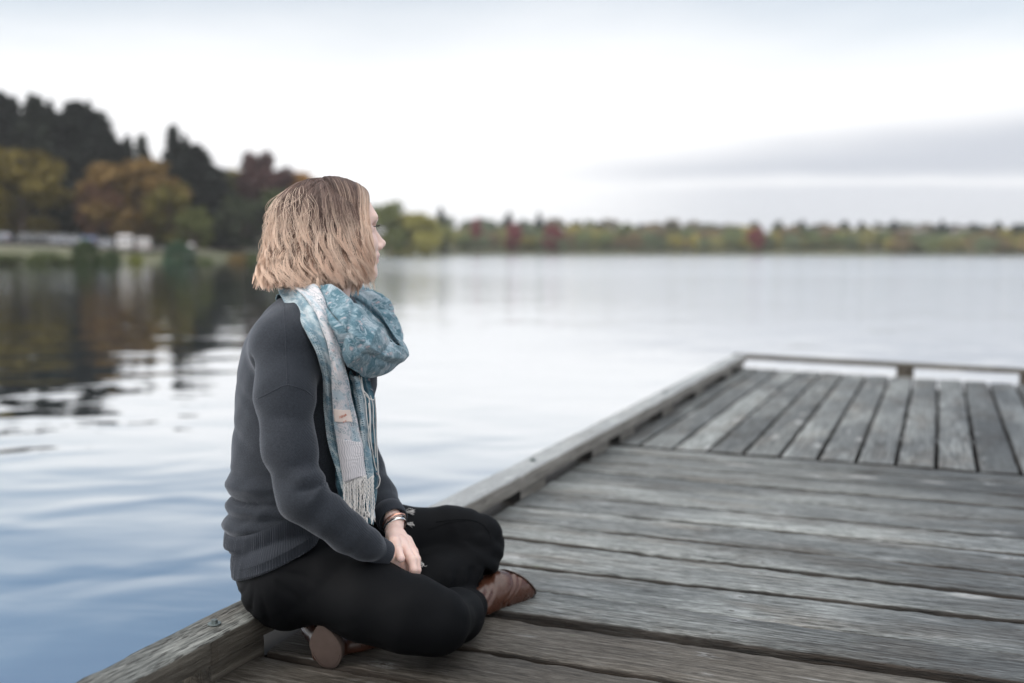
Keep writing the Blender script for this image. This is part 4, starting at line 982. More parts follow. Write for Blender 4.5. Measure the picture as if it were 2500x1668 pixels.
ds += -.0035 * cusp(SV[:, 2] * 7 + SV[:, 0] * 5 + .5 * vnoise(SV, 11, 41)) * np.clip(vnoise(SV, 9, 43) + .3, 0, 1) + .003 * cusp(SV[:, 2] * 9 - SV[:, 0] * 7 + .5 * vnoise(SV, 12, 45)) * np.clip(vnoise(SV, 10, 47), 0, 1)
aR = armR(SV); onarm = np.clip((.012 - aR) / .01, 0, 1); _, pa = seg_dist(SV, [p for p, r in R_arm])
z = SV[:, 2]; x = SV[:, 0]
def zz(dy): return D(560, dy, 2.2)[2]
# gathered rolls of knit at the back of the waist
backw = np.clip((D(700, 1100, 2.2)[0] - x) / .10, 0, 1) * (1 - onarm)
for dy, am, wd in ((1078, -.014, .0060), (1104, .010, .013), (1139, -.013, .0055), (1160, .007, .010), (1180, -.009, .0050), (1202, .013, .013), (1230, -.006, .006)):
    zc = zz(dy) + .10 * (x - D(545, 1100, 2.2)[0]) * 0.35 + .007 * vnoise(SV, 16, dy); ds += am * np.exp(-((z - zc) / wd) ** 2) * backw * np.clip(.75 + .7 * vnoise(SV, 14, dy + 7), .15, 1.3)
# soft diagonal drag lines from armpit and over the back
ds += -.0035 * (1 - onarm) * np.maximum(0, np.sin((z * 55 + x * 30) + vnoise(SV, 12, 4))) ** 3 * np.clip((z - zz(1060)) / .1, 0, 1) * np.clip((zz(860) - z) / .06, 0, 1)
# elbow creases
eL = sum(np.linalg.norm(R_arm[i + 1][0] - R_arm[i][0]) for i in range(4)); inner = np.clip(((SV - EL_R) @ (np.array([.8, 0, .6]))) / .03, 0, 1)
for o, am, wd in ((-.030, .0045, .012), (-.008, -.0075, .006), (.012, .0055, .010), (.036, -.0030, .008), (-.055, -.0025, .01)):
    ds += am * np.exp(-((pa - eL - o) / wd) ** 2) * onarm * inner
sL = np.linalg.norm(R_arm[1][0] - R_arm[0][0])
# armhole crease behind the shoulder
cr = np.array([D(580, 830, 2.07), D(588, 900, 2.08), D(600, 980, 2.09), D(618, 1060, 2.08)]); dc, _ = seg_dist(SV, cr); ds -= .010 * np.exp(-(dc / .010) ** 2)
SV = SV + N * ds[:, None]
sweater = child(mesh_obj('sweater', laplace(SV, SF, 1, .3), SF, M_KNIT))
# ---- ribbed waistband, pulled down over the hips
def ring_band():
    nT, nR = 480, 16; th = np.linspace(0, 2 * math.pi, nT, endpoint=False); V = np.zeros((nR, nT, 3))
    cx, cy = D(655, 1250, 2.22)[0], 2.225
    xb = D(535, 1250, 2.2)[0]
    for i in range(nR):
        t = i / (nR - 1); dyb = 1212 + (1312 - 1212) * t
        c, s = np.cos(th), np.sin(th)
        for it in range(3):
            pass
        rx, ry = .108, .150
        X = cx + rx * c; Y = cy + ry * s; zb = D(545, dyb, 2.2)[2]
        Z = zb + .56 * (X - xb) * (0.75 + .25 * t) + 0.012 * s
        P = np.stack([X, Y, Z], 1)
        dirv = np.stack([c * rx, s * ry, 0 * c], 1); dirv /= np.linalg.norm(dirv, axis=1)[:, None]
        off = np.zeros(nT)
        for _ in range(60):
            Q = P + dirv * off[:, None]; bad = (np.minimum(jeans_f(Q), np.where(t < .4, tors(Q), 9)) < .0045) & (off < .075); off += .0025 * bad
        k = np.ones(25) / 25; off = np.convolve(np.concatenate([off[-12:], off, off[:12]]), k, 'valid')
        rib = .0016 * np.sin(th * 150); ed = .0035 * math.exp(-((1 - t) / .05) ** 2) * 0
        puff = .004 * math.sin(math.pi * min(1, t * 1.1))
        V[i] = P + dirv * (off + rib * min(1, t * 6 + .2) + puff + ed)[:, None]
    inner = V[-1:] - np.stack([np.cos(th), np.sin(th), 0 * th], 1)[None] * .004 + [0, 0, .003]
    V = np.concatenate([V, inner, inner + [0, 0, .02]]); n = len(V)
    F = [(i * nT + j, (i + 1) * nT + j, (i + 1) * nT + (j + 1) % nT, i * nT + (j + 1) % nT) for i in range(n - 1) for j in range(nT)]
    return mesh_obj('waistband', V.reshape(-1, 3), np.array(F), M_RIB)
sub(ring_band(), sweater)
bpy.context.view_layer.update()
def bvh_of(V, F): return BVHTree.FromPolygons([tuple(v) for v in V], [tuple(int(i) for i in f) for f in F])
sw_bvh = bvh_of(SV, SF); je_bvh = bvh_of(JV, JF)
def hit(bvh, dx, dy, lift=0.001):
    o = Vector((0, 0, CAM_H)); d = (Vector(D(dx, dy, 2.0)) - o).normalized(); r = bvh.ray_cast(o, d)
    return None if r[0] is None else np.array(r[0] + r[1] * lift)
def seam(bvh, pts, r, name, par, mat, lift=.0005):
    P = crom(pts, 60); Q = [hit(bvh, a, b, lift) for a, b in P]; Q = [q for q in Q if q is not None]
    if len(Q) > 3: sub(tubes_mesh(name, [(np.array(Q), r)], mat, 6), par)
seam(sw_bvh, [(651, 690), (653, 740), (656, 800), (658, 875), (658, 884)], .0007, 'seam', sweater, M_RIB, .0001)
seam(sw_bvh, [(590, 915), (612, 905), (635, 893), (658, 884), (685, 890), (706, 900), (719, 912)], .0010, 'seam', sweater, M_RIB, .0001)
# cuffs: a ribbed ring at each wrist
def cuff(a, b, r, wd):
    a, b = np.asarray(a), np.asarray(b); n = (b - a) / np.linalg.norm(b - a); u = np.cross(n, [0, 0, 1.]); u /= np.linalg.norm(u); w = np.cross(n, u); nT = 150; V = []
    for t, g in ((-wd, -.004), (-wd * .9, .002), (-wd * .5, .0028), (-.003, .0024), (0, .0008), (-.003, -.0025), (-.02, -.003)):
        th = np.linspace(0, 2 * math.pi, nT, endpoint=False); rr = r + g + .0008 * np.sin(th * 50); V.append(b + n * t + np.outer(np.cos(th) * rr, u) + np.outer(np.sin(th) * rr, w))
    m = len(V); F = [(i * nT + j, i * nT + (j + 1) % nT, (i + 1) * nT + (j + 1) % nT, (i + 1) * nT + j) for i in range(m - 1) for j in range(nT)]
    return mesh_obj('cuff', np.concatenate(V), np.array(F), M_RIB)
sub(cuff(FA_R, WR_R + (WR_R - FA_R) * .03, .0262, .045), sweater); sub(cuff(D(878, 1150, 2.33), WR_L + (WR_L - D(878, 1150, 2.33)) * .08, .0325, .042), sweater)

# ---- scarf
def scarf_mat(name, mode):
    m, nt, b = new_mat(name); t = NT(nt); uv0 = t.node('ShaderNodeUVMap').outputs[0]; uv = uv0 if mode == 'band' else t.mapping(uv0, (1.7, 1.7, 1))
    sep = t.node('ShaderNodeSeparateXYZ'); t.put(sep.inputs[0], uv0)
    warpn = t.node('ShaderNodeTexNoise'); t.put(warpn.inputs['Vector'], uv); warpn.inputs['Scale'].default_value = 14; warpn.inputs['Detail'].default_value = 3
    wv = t.node('ShaderNodeVectorMath', operation='MULTIPLY_ADD'); t.put(wv.inputs[0], warpn.outputs['Color']); wv.inputs[1].default_value = (.06, .06, 0); t.put(wv.inputs[2], uv); W = wv.outputs[0]
    n1 = t.noise(W, 22, 4, .55); n2 = t.noise(W, 60, 3, .6); vd = t.voro(W, 26); vd2 = t.voro(W, 70)
    contour = t.math('SINE', t.math('MULTIPLY', t.noise(uv, 9, 2, .4), 210.0))
    line = t.mr(contour, .1, .7)
    teal, deep, pale, pink, cream = (0.100, 0.215, 0.270), (0.022, 0.075, 0.108), (0.42, 0.51, 0.57), (0.55, 0.42, 0.43), (0.62, 0.60, 0.62)
    if mode == 'white':
        base = t.mix(t.mr(n1, .46, .62), cream, pale); base = t.mix(t.math('MULTIPLY', t.mr(vd, .22, .05), .8), base, pink)
        base = t.mix(t.math('MULTIPLY', t.math('SUBTRACT', 1., t.mr(t.math('ABSOLUTE', t.math('SUBTRACT', vd2, .3)), .02, .12)), .7), base, teal)
        base = t.mix(t.math('MULTIPLY', line, .30), base, (.30, .36, .42))
        # dotted dark border stripe along the strip
        st = t.math('ABSOLUTE', t.math('SUBTRACT', sep.outputs[0], 0.045)); ins = t.math('SUBTRACT', 1., t.mr(st, .004, .006))
        dots = t.mr(t.voro(uv, 260), .45, .25); base = t.mix(t.math('MULTIPLY', ins, dots), base, (.03, .11, .15))
        ed = t.math('SUBTRACT', 1., t.mr(t.math('ABSOLUTE', t.math('SUBTRACT', st, .0085)), .0008, .0016)); base = t.mix(t.math('MULTIPLY', ed, .5), base, (.25, .3, .34))
    elif mode == 'band':
        zig = t.math('SINE', t.math('MULTIPLY_ADD', t.math('SINE', t.math('MULTIPLY', sep.outputs[1], 260.)), 1.5, t.math('MULTIPLY', sep.outputs[0], 1250.)))
        base = t.mix(t.math('MULTIPLY', t.mr(zig, .2, .8), .55), (.66, .64, .66), (.25, .25, .30))
    elif mode == 'pale':
        base = t.mix(t.mr(n1, .40, .6), (.16, .26, .32), (.42, .50, .54)); dots = t.mr(t.voro(uv, 150, .3), .38, .2); base = t.mix(t.math('MULTIPLY', dots, t.mr(sep.outputs[0], .03, .01)), base, deep)
        base = t.mix(t.math('MULTIPLY', t.mr(n2, .55, .7), .5), base, cream)
    elif mode == 'deep':
        base = t.mix(t.mr(n1, .42, .6), deep, teal); base = t.mix(t.math('MULTIPLY', t.mr(vd, .24, .06), .7), base, pink); base = t.mix(t.math('MULTIPLY', line, .35), base, (.02, .05, .08))
    else:
        base = t.mix(t.mr(n1, .40, .60), t.mix(.35, teal, deep), t.mix(.3, teal, pale)); base = t.mix(t.math('MULTIPLY', t.mr(n2, .52, .66), .55), base, pale)
        base = t.mix(t.math('MULTIPLY', t.mr(vd, .26, .04), .85), base, pink)
        fl = t.math('SUBTRACT', 1., t.mr(t.math('ABSOLUTE', t.math('SUBTRACT', vd, .34)), .01, .05)); base = t.mix(t.math('MULTIPLY', fl, .5), base, pale)
        big = t.noise(W, 11, 2, .4); base = t.mix(t.math('MULTIPLY', t.mr(big, .56, .63), .5), base, t.mix(.3, pale, cream))
        pet = t.voro(W, 38, 1.0); base = t.mix(t.math('MULTIPLY', t.math('MULTIPLY', t.mr(pet, .30, .12), t.mr(big, .60, .50)), .8), base, t.mix(t.mr(n1, .45, .55), pale, pink))
        base = t.mix(t.math('MULTIPLY', line, t.math('MULTIPLY', t.mr(n2, .62, .44), .9)), base, t.mix(.35, base, deep))
    t.put(b.inputs['Base Color'], base); b.inputs['Roughness'].default_value = .8; b.inputs['Sheen Weight'].default_value = .25; b.inputs['Specular IOR Level'].default_value = .2
    wvv = t.noise(uv, 900, 2); t.put(b.inputs['Normal'], t.bump(t.math('MULTIPLY_ADD', contour, .3, wvv), .0006)); return m
SM = {k: scarf_mat('scarf_' + k, k) for k in ('teal', 'white', 'pale', 'deep', 'band')}
M_YARN = cloth_mat('fringe_yarn', (.78, .76, .74), .85, .1, 500, .1)
def sheet(name, rows, nu, nv, mat, par, fold=None, thick=.0016, closed=False):
    """rows: list (along) of lists (across) of 3-D points"""
    G = np.array(rows, float); G = crom(G, nu); G = np.swapaxes(crom(np.swapaxes(G, 0, 1), nv), 0, 1)
    du = np.gradient(G, axis=0); dv = np.gradient(G, axis=1); N = np.cross(du, dv); N /= np.linalg.norm(N, axis=2)[:, :, None] + 1e-9
    U = np.cumsum(np.linalg.norm(np.diff(G, axis=0, prepend=G[:1]), axis=2), 0); Vv = np.cumsum(np.linalg.norm(np.diff(G, axis=1, prepend=G[:, :1]), axis=2), 1)
    s, t = np.meshgrid(np.linspace(0, 1, nu), np.linspace(0, 1, nv), indexing='ij')
    if fold is not None: G = G + N * fold(s, t, U, Vv)[:, :, None]
    o = mesh_obj(name, G.reshape(-1, 3), grid_faces(nu, nv), mat, uv=np.stack([Vv, U.mean(1, keepdims=True) + 0 * U], -1).reshape(-1, 2))
    md = o.modifiers.new('thickness', 'SOLIDIFY'); md.thickness = thick; md.offset = 0
    return o, G
def strip(name, L, Rr, mat, nu=90, nv=26, bulge=.012, pleats=0, pam=.003, mid=1, par=None, seed=0):
    """L and Rr: lists of (dx, dy, depth) for the two edges; bulges towards the viewer side of the body"""
    L = crom(L, 9); Rr = crom(Rr, 9); rows = []
    for a, b in zip(L, Rr):
        row = []
        for k in range(5):
            t = k / 4; q = a * (1 - t) + b * t; q = q.copy(); q[2] -= bulge * math.sin(math.pi * t) ; row.append(D(*q))
        rows.append(row)
    def fold(s, t, U, V):
        w = np.sin((t * pleats + .3 * np.sin(s * 5 + seed)) * 2 * math.pi) * pam * np.sin(np.pi * np.clip(t, 0.02, .98)) ** .4
        return w + .0016 * np.sin(s * 17 + t * 5 + seed) + .0008 * np.sin(s * 43 + 9 * t)
    return sheet(name, rows, nu, nv, mat, par, fold)
scarf = None
# cowl: the big loose loop at the throat. stations run from behind the near shoulder, round the front, back along the far side
st = [ # inner lip (down inside), top edge, belly, low edge, tucked under
 [(730, 668, 2.19), (716, 652, 2.15), (712, 664, 2.105), (722, 684, 2.085), (738, 700, 2.10)],
 [(765, 690, 2.20), (752, 656, 2.14), (738, 684, 2.075), (745, 712, 2.065), (765, 740, 2.09)],
 [(800, 718, 2.20), (786, 672, 2.115), (764, 716, 2.045), (758, 752, 2.050), (785, 785, 2.09)],
 [(830, 745, 2.22), (821, 702, 2.105), (800, 752, 2.025), (774, 796, 2.045), (808, 815, 2.09)],
 [(858, 768, 2.25), (857, 743, 2.120), (842, 790, 2.040), (797, 836, 2.055), (830, 838, 2.10)],
 [(888, 788, 2.28), (890, 777, 2.155), (878, 812, 2.085), (828, 859, 2.090), (850, 846, 2.13)],
 [(910, 797, 2.31), (919, 801, 2.205), (908, 825, 2.150), (858, 868, 2.135), (870, 846, 2.17)],
 [(917, 792, 2.33), (935, 809, 2.270), (931, 824, 2.245), (895, 850, 2.215), (885, 835, 2.23)],
 [(900, 770, 2.35), (919, 783, 2.350), (928, 798, 2.350), (908, 822, 2.33), (890, 820, 2.30)],
 [(880, 745, 2.36), (906, 745, 2.385), (918, 762, 2.400), (903, 795, 2.40), (885, 795, 2.36)],
 [(855, 715, 2.36), (893, 712, 2.395), (903, 726, 2.425), (895, 765, 2.44), (870, 780, 2.40)],
 [(822, 690, 2.35), (855, 680, 2.390), (875, 690, 2.430), (865, 730, 2.45), (840, 750, 2.42)],
 [(790, 680, 2.32), (818, 660, 2.370), (838, 672, 2.415), (830, 700, 2.43), (800, 720, 2.40)],
 [(745, 672, 2.31), (755, 645, 2.340), (760, 655, 2.375), (750, 690, 2.39), (735, 700, 2.36)],
 [(700, 668, 2.29), (690, 642, 2.310), (680, 652, 2.340), (672, 684, 2.35), (675, 700, 2.33)],
 [(675, 668, 2.25), (655, 648, 2.250), (640, 662, 2.255), (632, 690, 2.26), (645, 705, 2.26)],
]
rows = [[D(*p) for p in r] for r in st]
def ridge(x, w): return np.exp(-np.abs(x) / w)
def cowlfold(s, t, U, V):
    win = np.sin(np.pi * t) ** .6; f = 0
    for c0_, c1_, w, am in ((.36, .30, .035, .0075), (.52, .60, .030, -.0080), (.62, .42, .028, .0050), (.44, .66, .025, -.0050), (.72, .80, .03, -.006), (.28, .40, .02, .004)):
        f = f + am * ridge(t - (c0_ + (c1_ - c0_) * np.clip(s / .5, 0, 1) + .02 * np.sin(s * 23 + c0_ * 40)), w) * np.clip(s * 9, 0, 1)
    f = f - .007 * ridge(s - .17 - .06 * t, .012) * win - .006 * ridge(s - .36 + .05 * t, .010) * win + .005 * ridge(s - .27, .012) * win - .006 * ridge(s - .55, .012) * win - .006 * ridge(s - .68 + .04 * t, .012) * win
    f = f + .0016 * np.sin(s * 60 + 8 * t) + .0022 * np.sin(t * 34 + 7 * np.sin(s * 6)) * win
    return f * (1 - .75 * np.exp(-((s - .47) / .09) ** 2))
cow, CG_ = sheet('scarf', rows, 230, 90, SM['teal'], None, lambda s, t, U, V: -cowlfold(s, t, U, V))
scarf = child(cow)
# second, crumpled inner layer of the loop seen past the ridge
st2 = [[(790, 672, 2.22), (800, 690, 2.25)], [(812, 668, 2.28), (826, 705, 2.27)], [(845, 690, 2.33), (858, 742, 2.29)], [(872, 715, 2.345), (885, 772, 2.30)], [(895, 750, 2.345), (905, 795, 2.31)], [(912, 780, 2.33), (914, 802, 2.30)]]
o, _ = sheet('inner_fold', [[D(*p) for p in (a, ((a[0] + b[0]) / 2, (a[1] + b[1]) / 2 + 4, (a[2] + b[2]) / 2 + .03), b)] for a, b in st2], 60, 24, SM['teal'], None, lambda s, t, U, V: .003 * np.sin(t * 14 + s * 6)); sub(o, scarf)
# neck wrap lying on the near shoulder, then the hanging ends
A, _ = strip('scarf_end', [(640, 664, 2.19), (650, 690, 2.14), (672, 722, 2.085), (697, 752, 2.05), (720, 792, 2.045), (735, 830, 2.055), (739, 880, 2.085), (742, 940, 2.095), (749, 996, 2.105), (764, 1059, 2.11), (783, 1119, 2.11), (796, 1166, 2.11)],
             [(700, 655, 2.13), (722, 680, 2.09), (742, 725, 2.06), (756, 766, 2.05), (765, 815, 2.06), (772, 860, 2.08), (776, 905, 2.10), (784, 955, 2.12), (796, 1010, 2.13), (808, 1070, 2.13), (815, 1120, 2.13), (820, 1165, 2.13)], SM['pale'], pleats=1.5, pam=.004, seed=1)
sub(A, scarf)
B, BG = strip('scarf_end', [(664, 652, 2.15), (690, 672, 2.10), (716, 706, 2.065), (735, 742, 2.045), (750, 786, 2.035), (757, 830, 2.045), (761, 881, 2.06), (764, 940, 2.07), (768, 990, 2.075), (777, 1040, 2.08), (788, 1107, 2.085)],
             [(728, 655, 2.11), (741, 682, 2.075), (753, 716, 2.05), (765, 760, 2.045), (782, 806, 2.05), (795, 850, 2.07), (807, 900, 2.09), (817, 955, 2.10), (826, 1000, 2.105), (834, 1045, 2.105), (840, 1092, 2.105)], SM['white'], pleats=1.1, pam=.003, seed=2, nu=120)
sub(B, scarf)
C_, _ = strip('scarf_end', [(765, 780, 2.14), (780, 830, 2.14), (792, 870, 2.13), (798, 930, 2.13), (804, 1000, 2.135), (812, 1070, 2.14), (820, 1130, 2.14), (826, 1190, 2.14)],
              [(830, 830, 2.17), (850, 870, 2.18), (858, 905, 2.19), (862, 950, 2.19), (865, 1010, 2.19), (866, 1080, 2.19), (862, 1150, 2.185), (856, 1206, 2.18)], SM['deep'], pleats=2.2, pam=.006, seed=3)
sub(C_, scarf)
E_, _ = strip('scarf_end', [(800, 860, 2.115), (812, 900, 2.11), (820, 950, 2.11), (828, 1010, 2.115), (834, 1060, 2.12), (840, 1120, 2.12), (843, 1170, 2.12)],
              [(828, 868, 2.13), (838, 910, 2.13), (842, 960, 2.135), (848, 1015, 2.14), (852, 1070, 2.14), (856, 1125, 2.145), (858, 1190, 2.15)], SM['pale'], pleats=1, pam=.004, seed=4)
sub(E_, scarf)
G_, _ = strip('scarf_end', [(762, 1040, 2.15), (768, 1090, 2.15), (780, 1140, 2.15), (790, 1165, 2.15)], [(800, 1040, 2.16), (810, 1090, 2.16), (822, 1140, 2.16), (832, 1180, 2.16)], SM['deep'], pleats=1, pam=.003, seed=5); sub(G_, scarf)
# woven end band and printed edge of the near end, a hair's breadth proud of it
def patch(name, s0, s1, t0, t1, mat, lift, cut=0.0):
    nu, nv = BG.shape[:2]; du = np.gradient(BG, axis=0); dv = np.gradient(BG, axis=1); N = np.cross(du, dv); N /= np.linalg.norm(N, axis=2)[:, :, None]
    if N[nu // 2, nv // 2, 1] > 0: N = -N
    ss, tt = np.meshgrid(np.linspace(s0, s1, 30), np.linspace(t0, t1, 16), indexing='ij'); ss = ss - cut * tt
    def samp(A_, s, t):
        a = s * (nu - 1); b = t * (nv - 1); i = np.clip(a.astype(int), 0, nu - 2); j = np.clip(b.astype(int), 0, nv - 2); fa = (a - i)[..., None]; fb = (b - j)[..., None]
        return A_[i, j] * (1 - fa) * (1 - fb) + A_[i + 1, j] * fa * (1 - fb) + A_[i, j + 1] * (1 - fa) * fb + A_[i + 1, j + 1] * fa * fb
    P = samp(BG, ss, tt) + samp(N, ss, tt) * lift; L = (s1 - s0) * .45
    o = mesh_obj(name, P.reshape(-1, 3), grid_faces(30, 16), mat, uv=np.stack([tt * .06, (ss - s0) * .5], -1).reshape(-1, 2)); md = o.modifiers.new('thickness', 'SOLIDIFY'); md.thickness = .0008; md.offset = 0
    return o, samp, N
o, samp, BN = patch('end_band', .835, .999, .02, .98, SM['band'], .0016); sub(o, scarf)
M_TAG = simple_mat('tag_cloth', (.78, .66, .60), .8, nscale=300, var=.05); M_TAGTXT = simple_mat('tag_print', (.55, .16, .09), .8, nscale=50, var=.05)
tg, _, _ = patch('tag', .700, .752, .06, .80, M_TAG, .0024, .02); sub(tg, scarf)
def text_on(txt, s, t, size):
    cu = bpy.data.curves.new('txt', 'FONT'); cu.body = txt; cu.size = size; cu.align_x = 'CENTER'; cu.align_y = 'CENTER'; cu.extrude = .0002
    to = bpy.data.objects.new('txt', cu); COL.objects.link(to); bpy.context.view_layer.update(); me = bpy.data.meshes.new_from_object(to); bpy.data.objects.remove(to)
    c = samp(BG, np.array([[s]]), np.array([[t]]))[0, 0]; n = samp(BN, np.array([[s]]), np.array([[t]]))[0, 0]
    xa = samp(BG, np.array([[s - .012]]), np.array([[t + .2]]))[0, 0] - c; xa /= np.linalg.norm(xa); n = n / np.linalg.norm(n); n = n - xa * (n @ xa); n /= np.linalg.norm(n); ya = np.cross(n, xa)
    V = np.array([v.co for v in me.vertices]); V = c + np.outer(V[:, 0], xa) + np.outer(V[:, 1], ya) + np.outer(V[:, 2] + .0045, n)
    return mesh_obj('tag_lettering', V, [tuple(p.vertices) for p in me.polygons], M_TAGTXT, smooth=False)
sub(text_on('MINA', .719, .36, .0075), scarf); sub(text_on('o o', .741, .40, .0065), scarf)
# knotted fringes
def fringe(P0, P1, n, length, spread, seed, depth_j=.006, r=.0011, sway=.006, name='fringe'):
    rr = np.random.default_rng(seed); lst = []
    for k in range(n):
        t = (k + .5 + rr.uniform(-.3, .3)) / n; a = P0 * (1 - t) + P1 * t; L = length * rr.uniform(.82, 1.08); dx = rr.normal(0, spread)
        pts = [a, a + [dx * .15, rr.normal(0, depth_j) * .3, -L * .33], a + [dx * .5 + rr.normal(0, sway) * .5, rr.normal(0, depth_j) - .004, -L * .66], a + [dx + rr.normal(0, sway) * .6, rr.normal(0, depth_j) - .004, -L]]
        q = crom(pts, 34); q[:, 0] += .0007 * np.sin(np.linspace(0, 60, 34) + k); lst.append((q, np.concatenate([np.full(30, r), [r * 1.9, r * 1.8, r * 1.2, r * .9]])))
    return tubes_mesh(name, lst, M_YARN, 6)
sub(fringe(D(788, 1106, 2.080), D(841, 1091, 2.098), 30, .092, .006, 1), scarf)
sub(fringe(D(790, 1112, 2.074), D(815, 1100, 2.085), 5, .100, .016, 2), scarf)
sub(fringe(D(843, 1100, 2.108), D(858, 1090, 2.13), 7, .098, .003, 3), scarf)
lst = []
for k, pts in enumerate(([(824, 862, 2.12), (830, 890, 2.115), (838, 915, 2.115), (842, 960, 2.12), (848, 1000, 2.13), (856, 1040, 2.15)], [(829, 865, 2.12), (834, 895, 2.115), (846, 912, 2.12), (850, 950, 2.125), (850, 990, 2.13), (853, 1030, 2.14)],
                          [(850, 908, 2.13), (856, 930, 2.135), (857, 970, 2.14), (860, 1010, 2.15), (862, 1050, 2.16)], [(838, 905, 2.12), (848, 915, 2.12), (858, 918, 2.13)], [(860, 912, 2.14), (863, 950, 2.15), (864, 1000, 2.16), (866, 1050, 2.165), (868, 1085, 2.17), (872, 1100, 2.17), (869, 1115, 2.17), (863, 1122, 2.17)],
                          [(846, 925, 2.12), (849, 965, 2.125), (845, 1000, 2.13), (851, 1045, 2.14)], [(855, 1040, 2.15), (860, 1065, 2.16), (864, 1080, 2.165)])):
    lst.append((crom([D(*p) for p in pts], 40), .0013))
sub(tubes_mesh('fringe', lst, M_YARN, 6), scarf)

# ---- boots
def leather(name, c1, c2, rough=.32):
    m, nt, b = new_mat(name); t = NT(nt); tc = t.node('ShaderNodeTexCoord').outputs['Object']; f = t.noise(tc, 28, 5, .6); g = t.noise(tc, 400, 3)
    t.put(b.inputs['Base Color'], t.mix(f, c1, c2)); t.put(b.inputs['Roughness'], t.math('MULTIPLY_ADD', f, .25, rough - .1)); t.put(b.inputs['Normal'], t.bump(g, .0003)); b.inputs['Coat Weight'].default_value = .15; b.inputs['Coat Roughness'].default_value = .25; return m
M_LEA = leather('brown_leather', (.038, .015, .009), (.095, .036, .021), .26); M_SOLE = simple_mat('boot_sole', (.115, .082, .070), .75, nscale=60, var=.25, bump=.0004); M_WELT = simple_mat('dark_welt', (.05, .03, .022), .6, nscale=60)
brf = chain([(D(1058, 1404, 2.33), .040), (D(1100, 1378, 2.40), .0415), (D(1142, 1356, 2.435), .0440), (D(1180, 1349, 2.465), .0385), (D(1203, 1349, 2.480), .0300)], .02)
NR = np.array([.38, .62, .62]); NR /= np.linalg.norm(NR); c0 = D(1165, 1352, 2.45); 
def boot_r(P):
    d = brf(P); d = np.maximum(d, (P - c0) @ NR - .0285)
    n = (SHN_R - AN_R); n /= np.linalg.norm(n)
    return np.maximum(d, .001 - P[:, 2])
V, F = surface(boot_r, *box_of([D(1030, 1430, 2.3), D(1240, 1290, 2.55)], .05), .0035); N = normals(V, F)
ds = np.zeros(len(V))
for cpos, am, wd, nx in ((D(1122, 1370, 2.38), -.0035, .005, (.95, .1, -.25)), (D(1166, 1355, 2.42), -.0032, .004, (.9, .1, -.35)), (D(1180, 1350, 2.42), -.0022, .004, (.9, .1, -.4)), (D(1100, 1385, 2.36), -.003, .006, (.9, 0, -.4))):
    nx = np.array(nx) / np.linalg.norm(nx); s_ = (V - cpos) @ nx + .006 * np.sin((V[:, 2]) * 90); ds += am * .6 * (np.exp(-(s_ / wd) ** 2) - .6 * np.exp(-((s_ - 2 * wd) / wd) ** 2))
V = V + N * ds[:, None]; V[:, 2] = np.maximum(V[:, 2], .0012)
bR = child(mesh_obj('boot', V, F, M_LEA)); bR['label'] = 'brown leather boot lying on its side with the toe to the right'
sf = lambda P: np.maximum(np.maximum(brf(P) - .0025, .0285 - (P - c0) @ NR + .0004), np.maximum((P - c0) @ NR - .0335, .001 - P[:, 2]))
V, F = surface(sf, *box_of([D(1030, 1430, 2.3), D(1245, 1285, 2.56)], .05), .003); sub(mesh_obj('sole', V, F, M_WELT), bR)
# the other boot: toe towards the lens, its sole upright, the shaft runs back under the thigh
bl = union([s_ell(D(752, 1488, 2.105), (.034, .034, .044)), chain([(D(757, 1488, 2.14), .034), (D(810, 1474, 2.165), .034), (D(862, 1462, 2.195), .037)], .02), s_cap(D(745, 1470, 2.14), D(715, 1444, 2.20), .026, .022)], .02)
blc = lambda P: np.maximum(bl(P), .001 - P[:, 2])
V, F = surface(blc, *box_of([D(690, 1530, 2.09), D(900, 1410, 2.25)], .05), .0035)
cS = D(746, 1483, 2.062); nS = np.array([-.22, -.93, -.28]); nS /= np.linalg.norm(nS); xS = np.cross(nS, [0, 0, 1.0]); xS = -xS if xS[0] < 0 else xS; xS /= np.linalg.norm(xS); zS = np.cross(xS, nS) * -1; zS = zS if zS[2] > 0 else -zS
bl_cut = lambda P: np.maximum(blc(P), (P - cS) @ nS + .004)
V, F = surface(bl_cut, *box_of([D(690, 1530, 2.09), D(900, 1410, 2.25)], .05), .0035)
bL = child(mesh_obj('boot', V, F, M_LEA)); bL['label'] = 'boot under the near thigh showing its pale brown sole'
def tear(k, grow=0.0):
    a = np.linspace(0, 2 * math.pi, k, endpoint=False); X = .0362 * np.sin(a) * (1 - .62 * np.clip(np.cos(a), 0, 1) ** 1.2) ; Z = .0590 * np.cos(a) * 1.0
    X = X * (1 + grow / .0365); Z = Z * (1 + grow / .05); return X, Z
def slab(name, rings, mat):
    V = []; k = 72
    for g, dn in rings:
        X, Z = tear(k, g); V.append(cS + np.outer(X, xS) + np.outer(Z, zS) + nS * dn)
    m = len(V); V = np.concatenate(V); F = [(i * k + j, i * k + (j + 1) % k, (i + 1) * k + (j + 1) % k, (i + 1) * k + j) for i in range(m - 1) for j in range(k)] + [tuple(range((m - 1) * k, m * k)), tuple(range(k))[::-1]]
    return mesh_obj(name, V, F, mat, smooth=True)
so = sub(slab('sole', [(-.004, -.018), (-.0012, -.017), (0, -.014), (0, -.003), (-.0010, -.0006), (-.003, 0)], M_SOLE), bL)
try: so.data.set_sharp_from_angle(angle=R(50))
except Exception: pass
# groove that follows the toe edge of the sole
a = np.linspace(math.pi * .62, math.pi * 1.38, 30); X = .0315 * np.sin(a); Z = .052 * np.cos(a); sub(tubes_mesh('sole_groove', [(cS + np.outer(X, xS) + np.outer(Z, zS) + nS * .0001, .00045)], M_WELT, 5), bL)

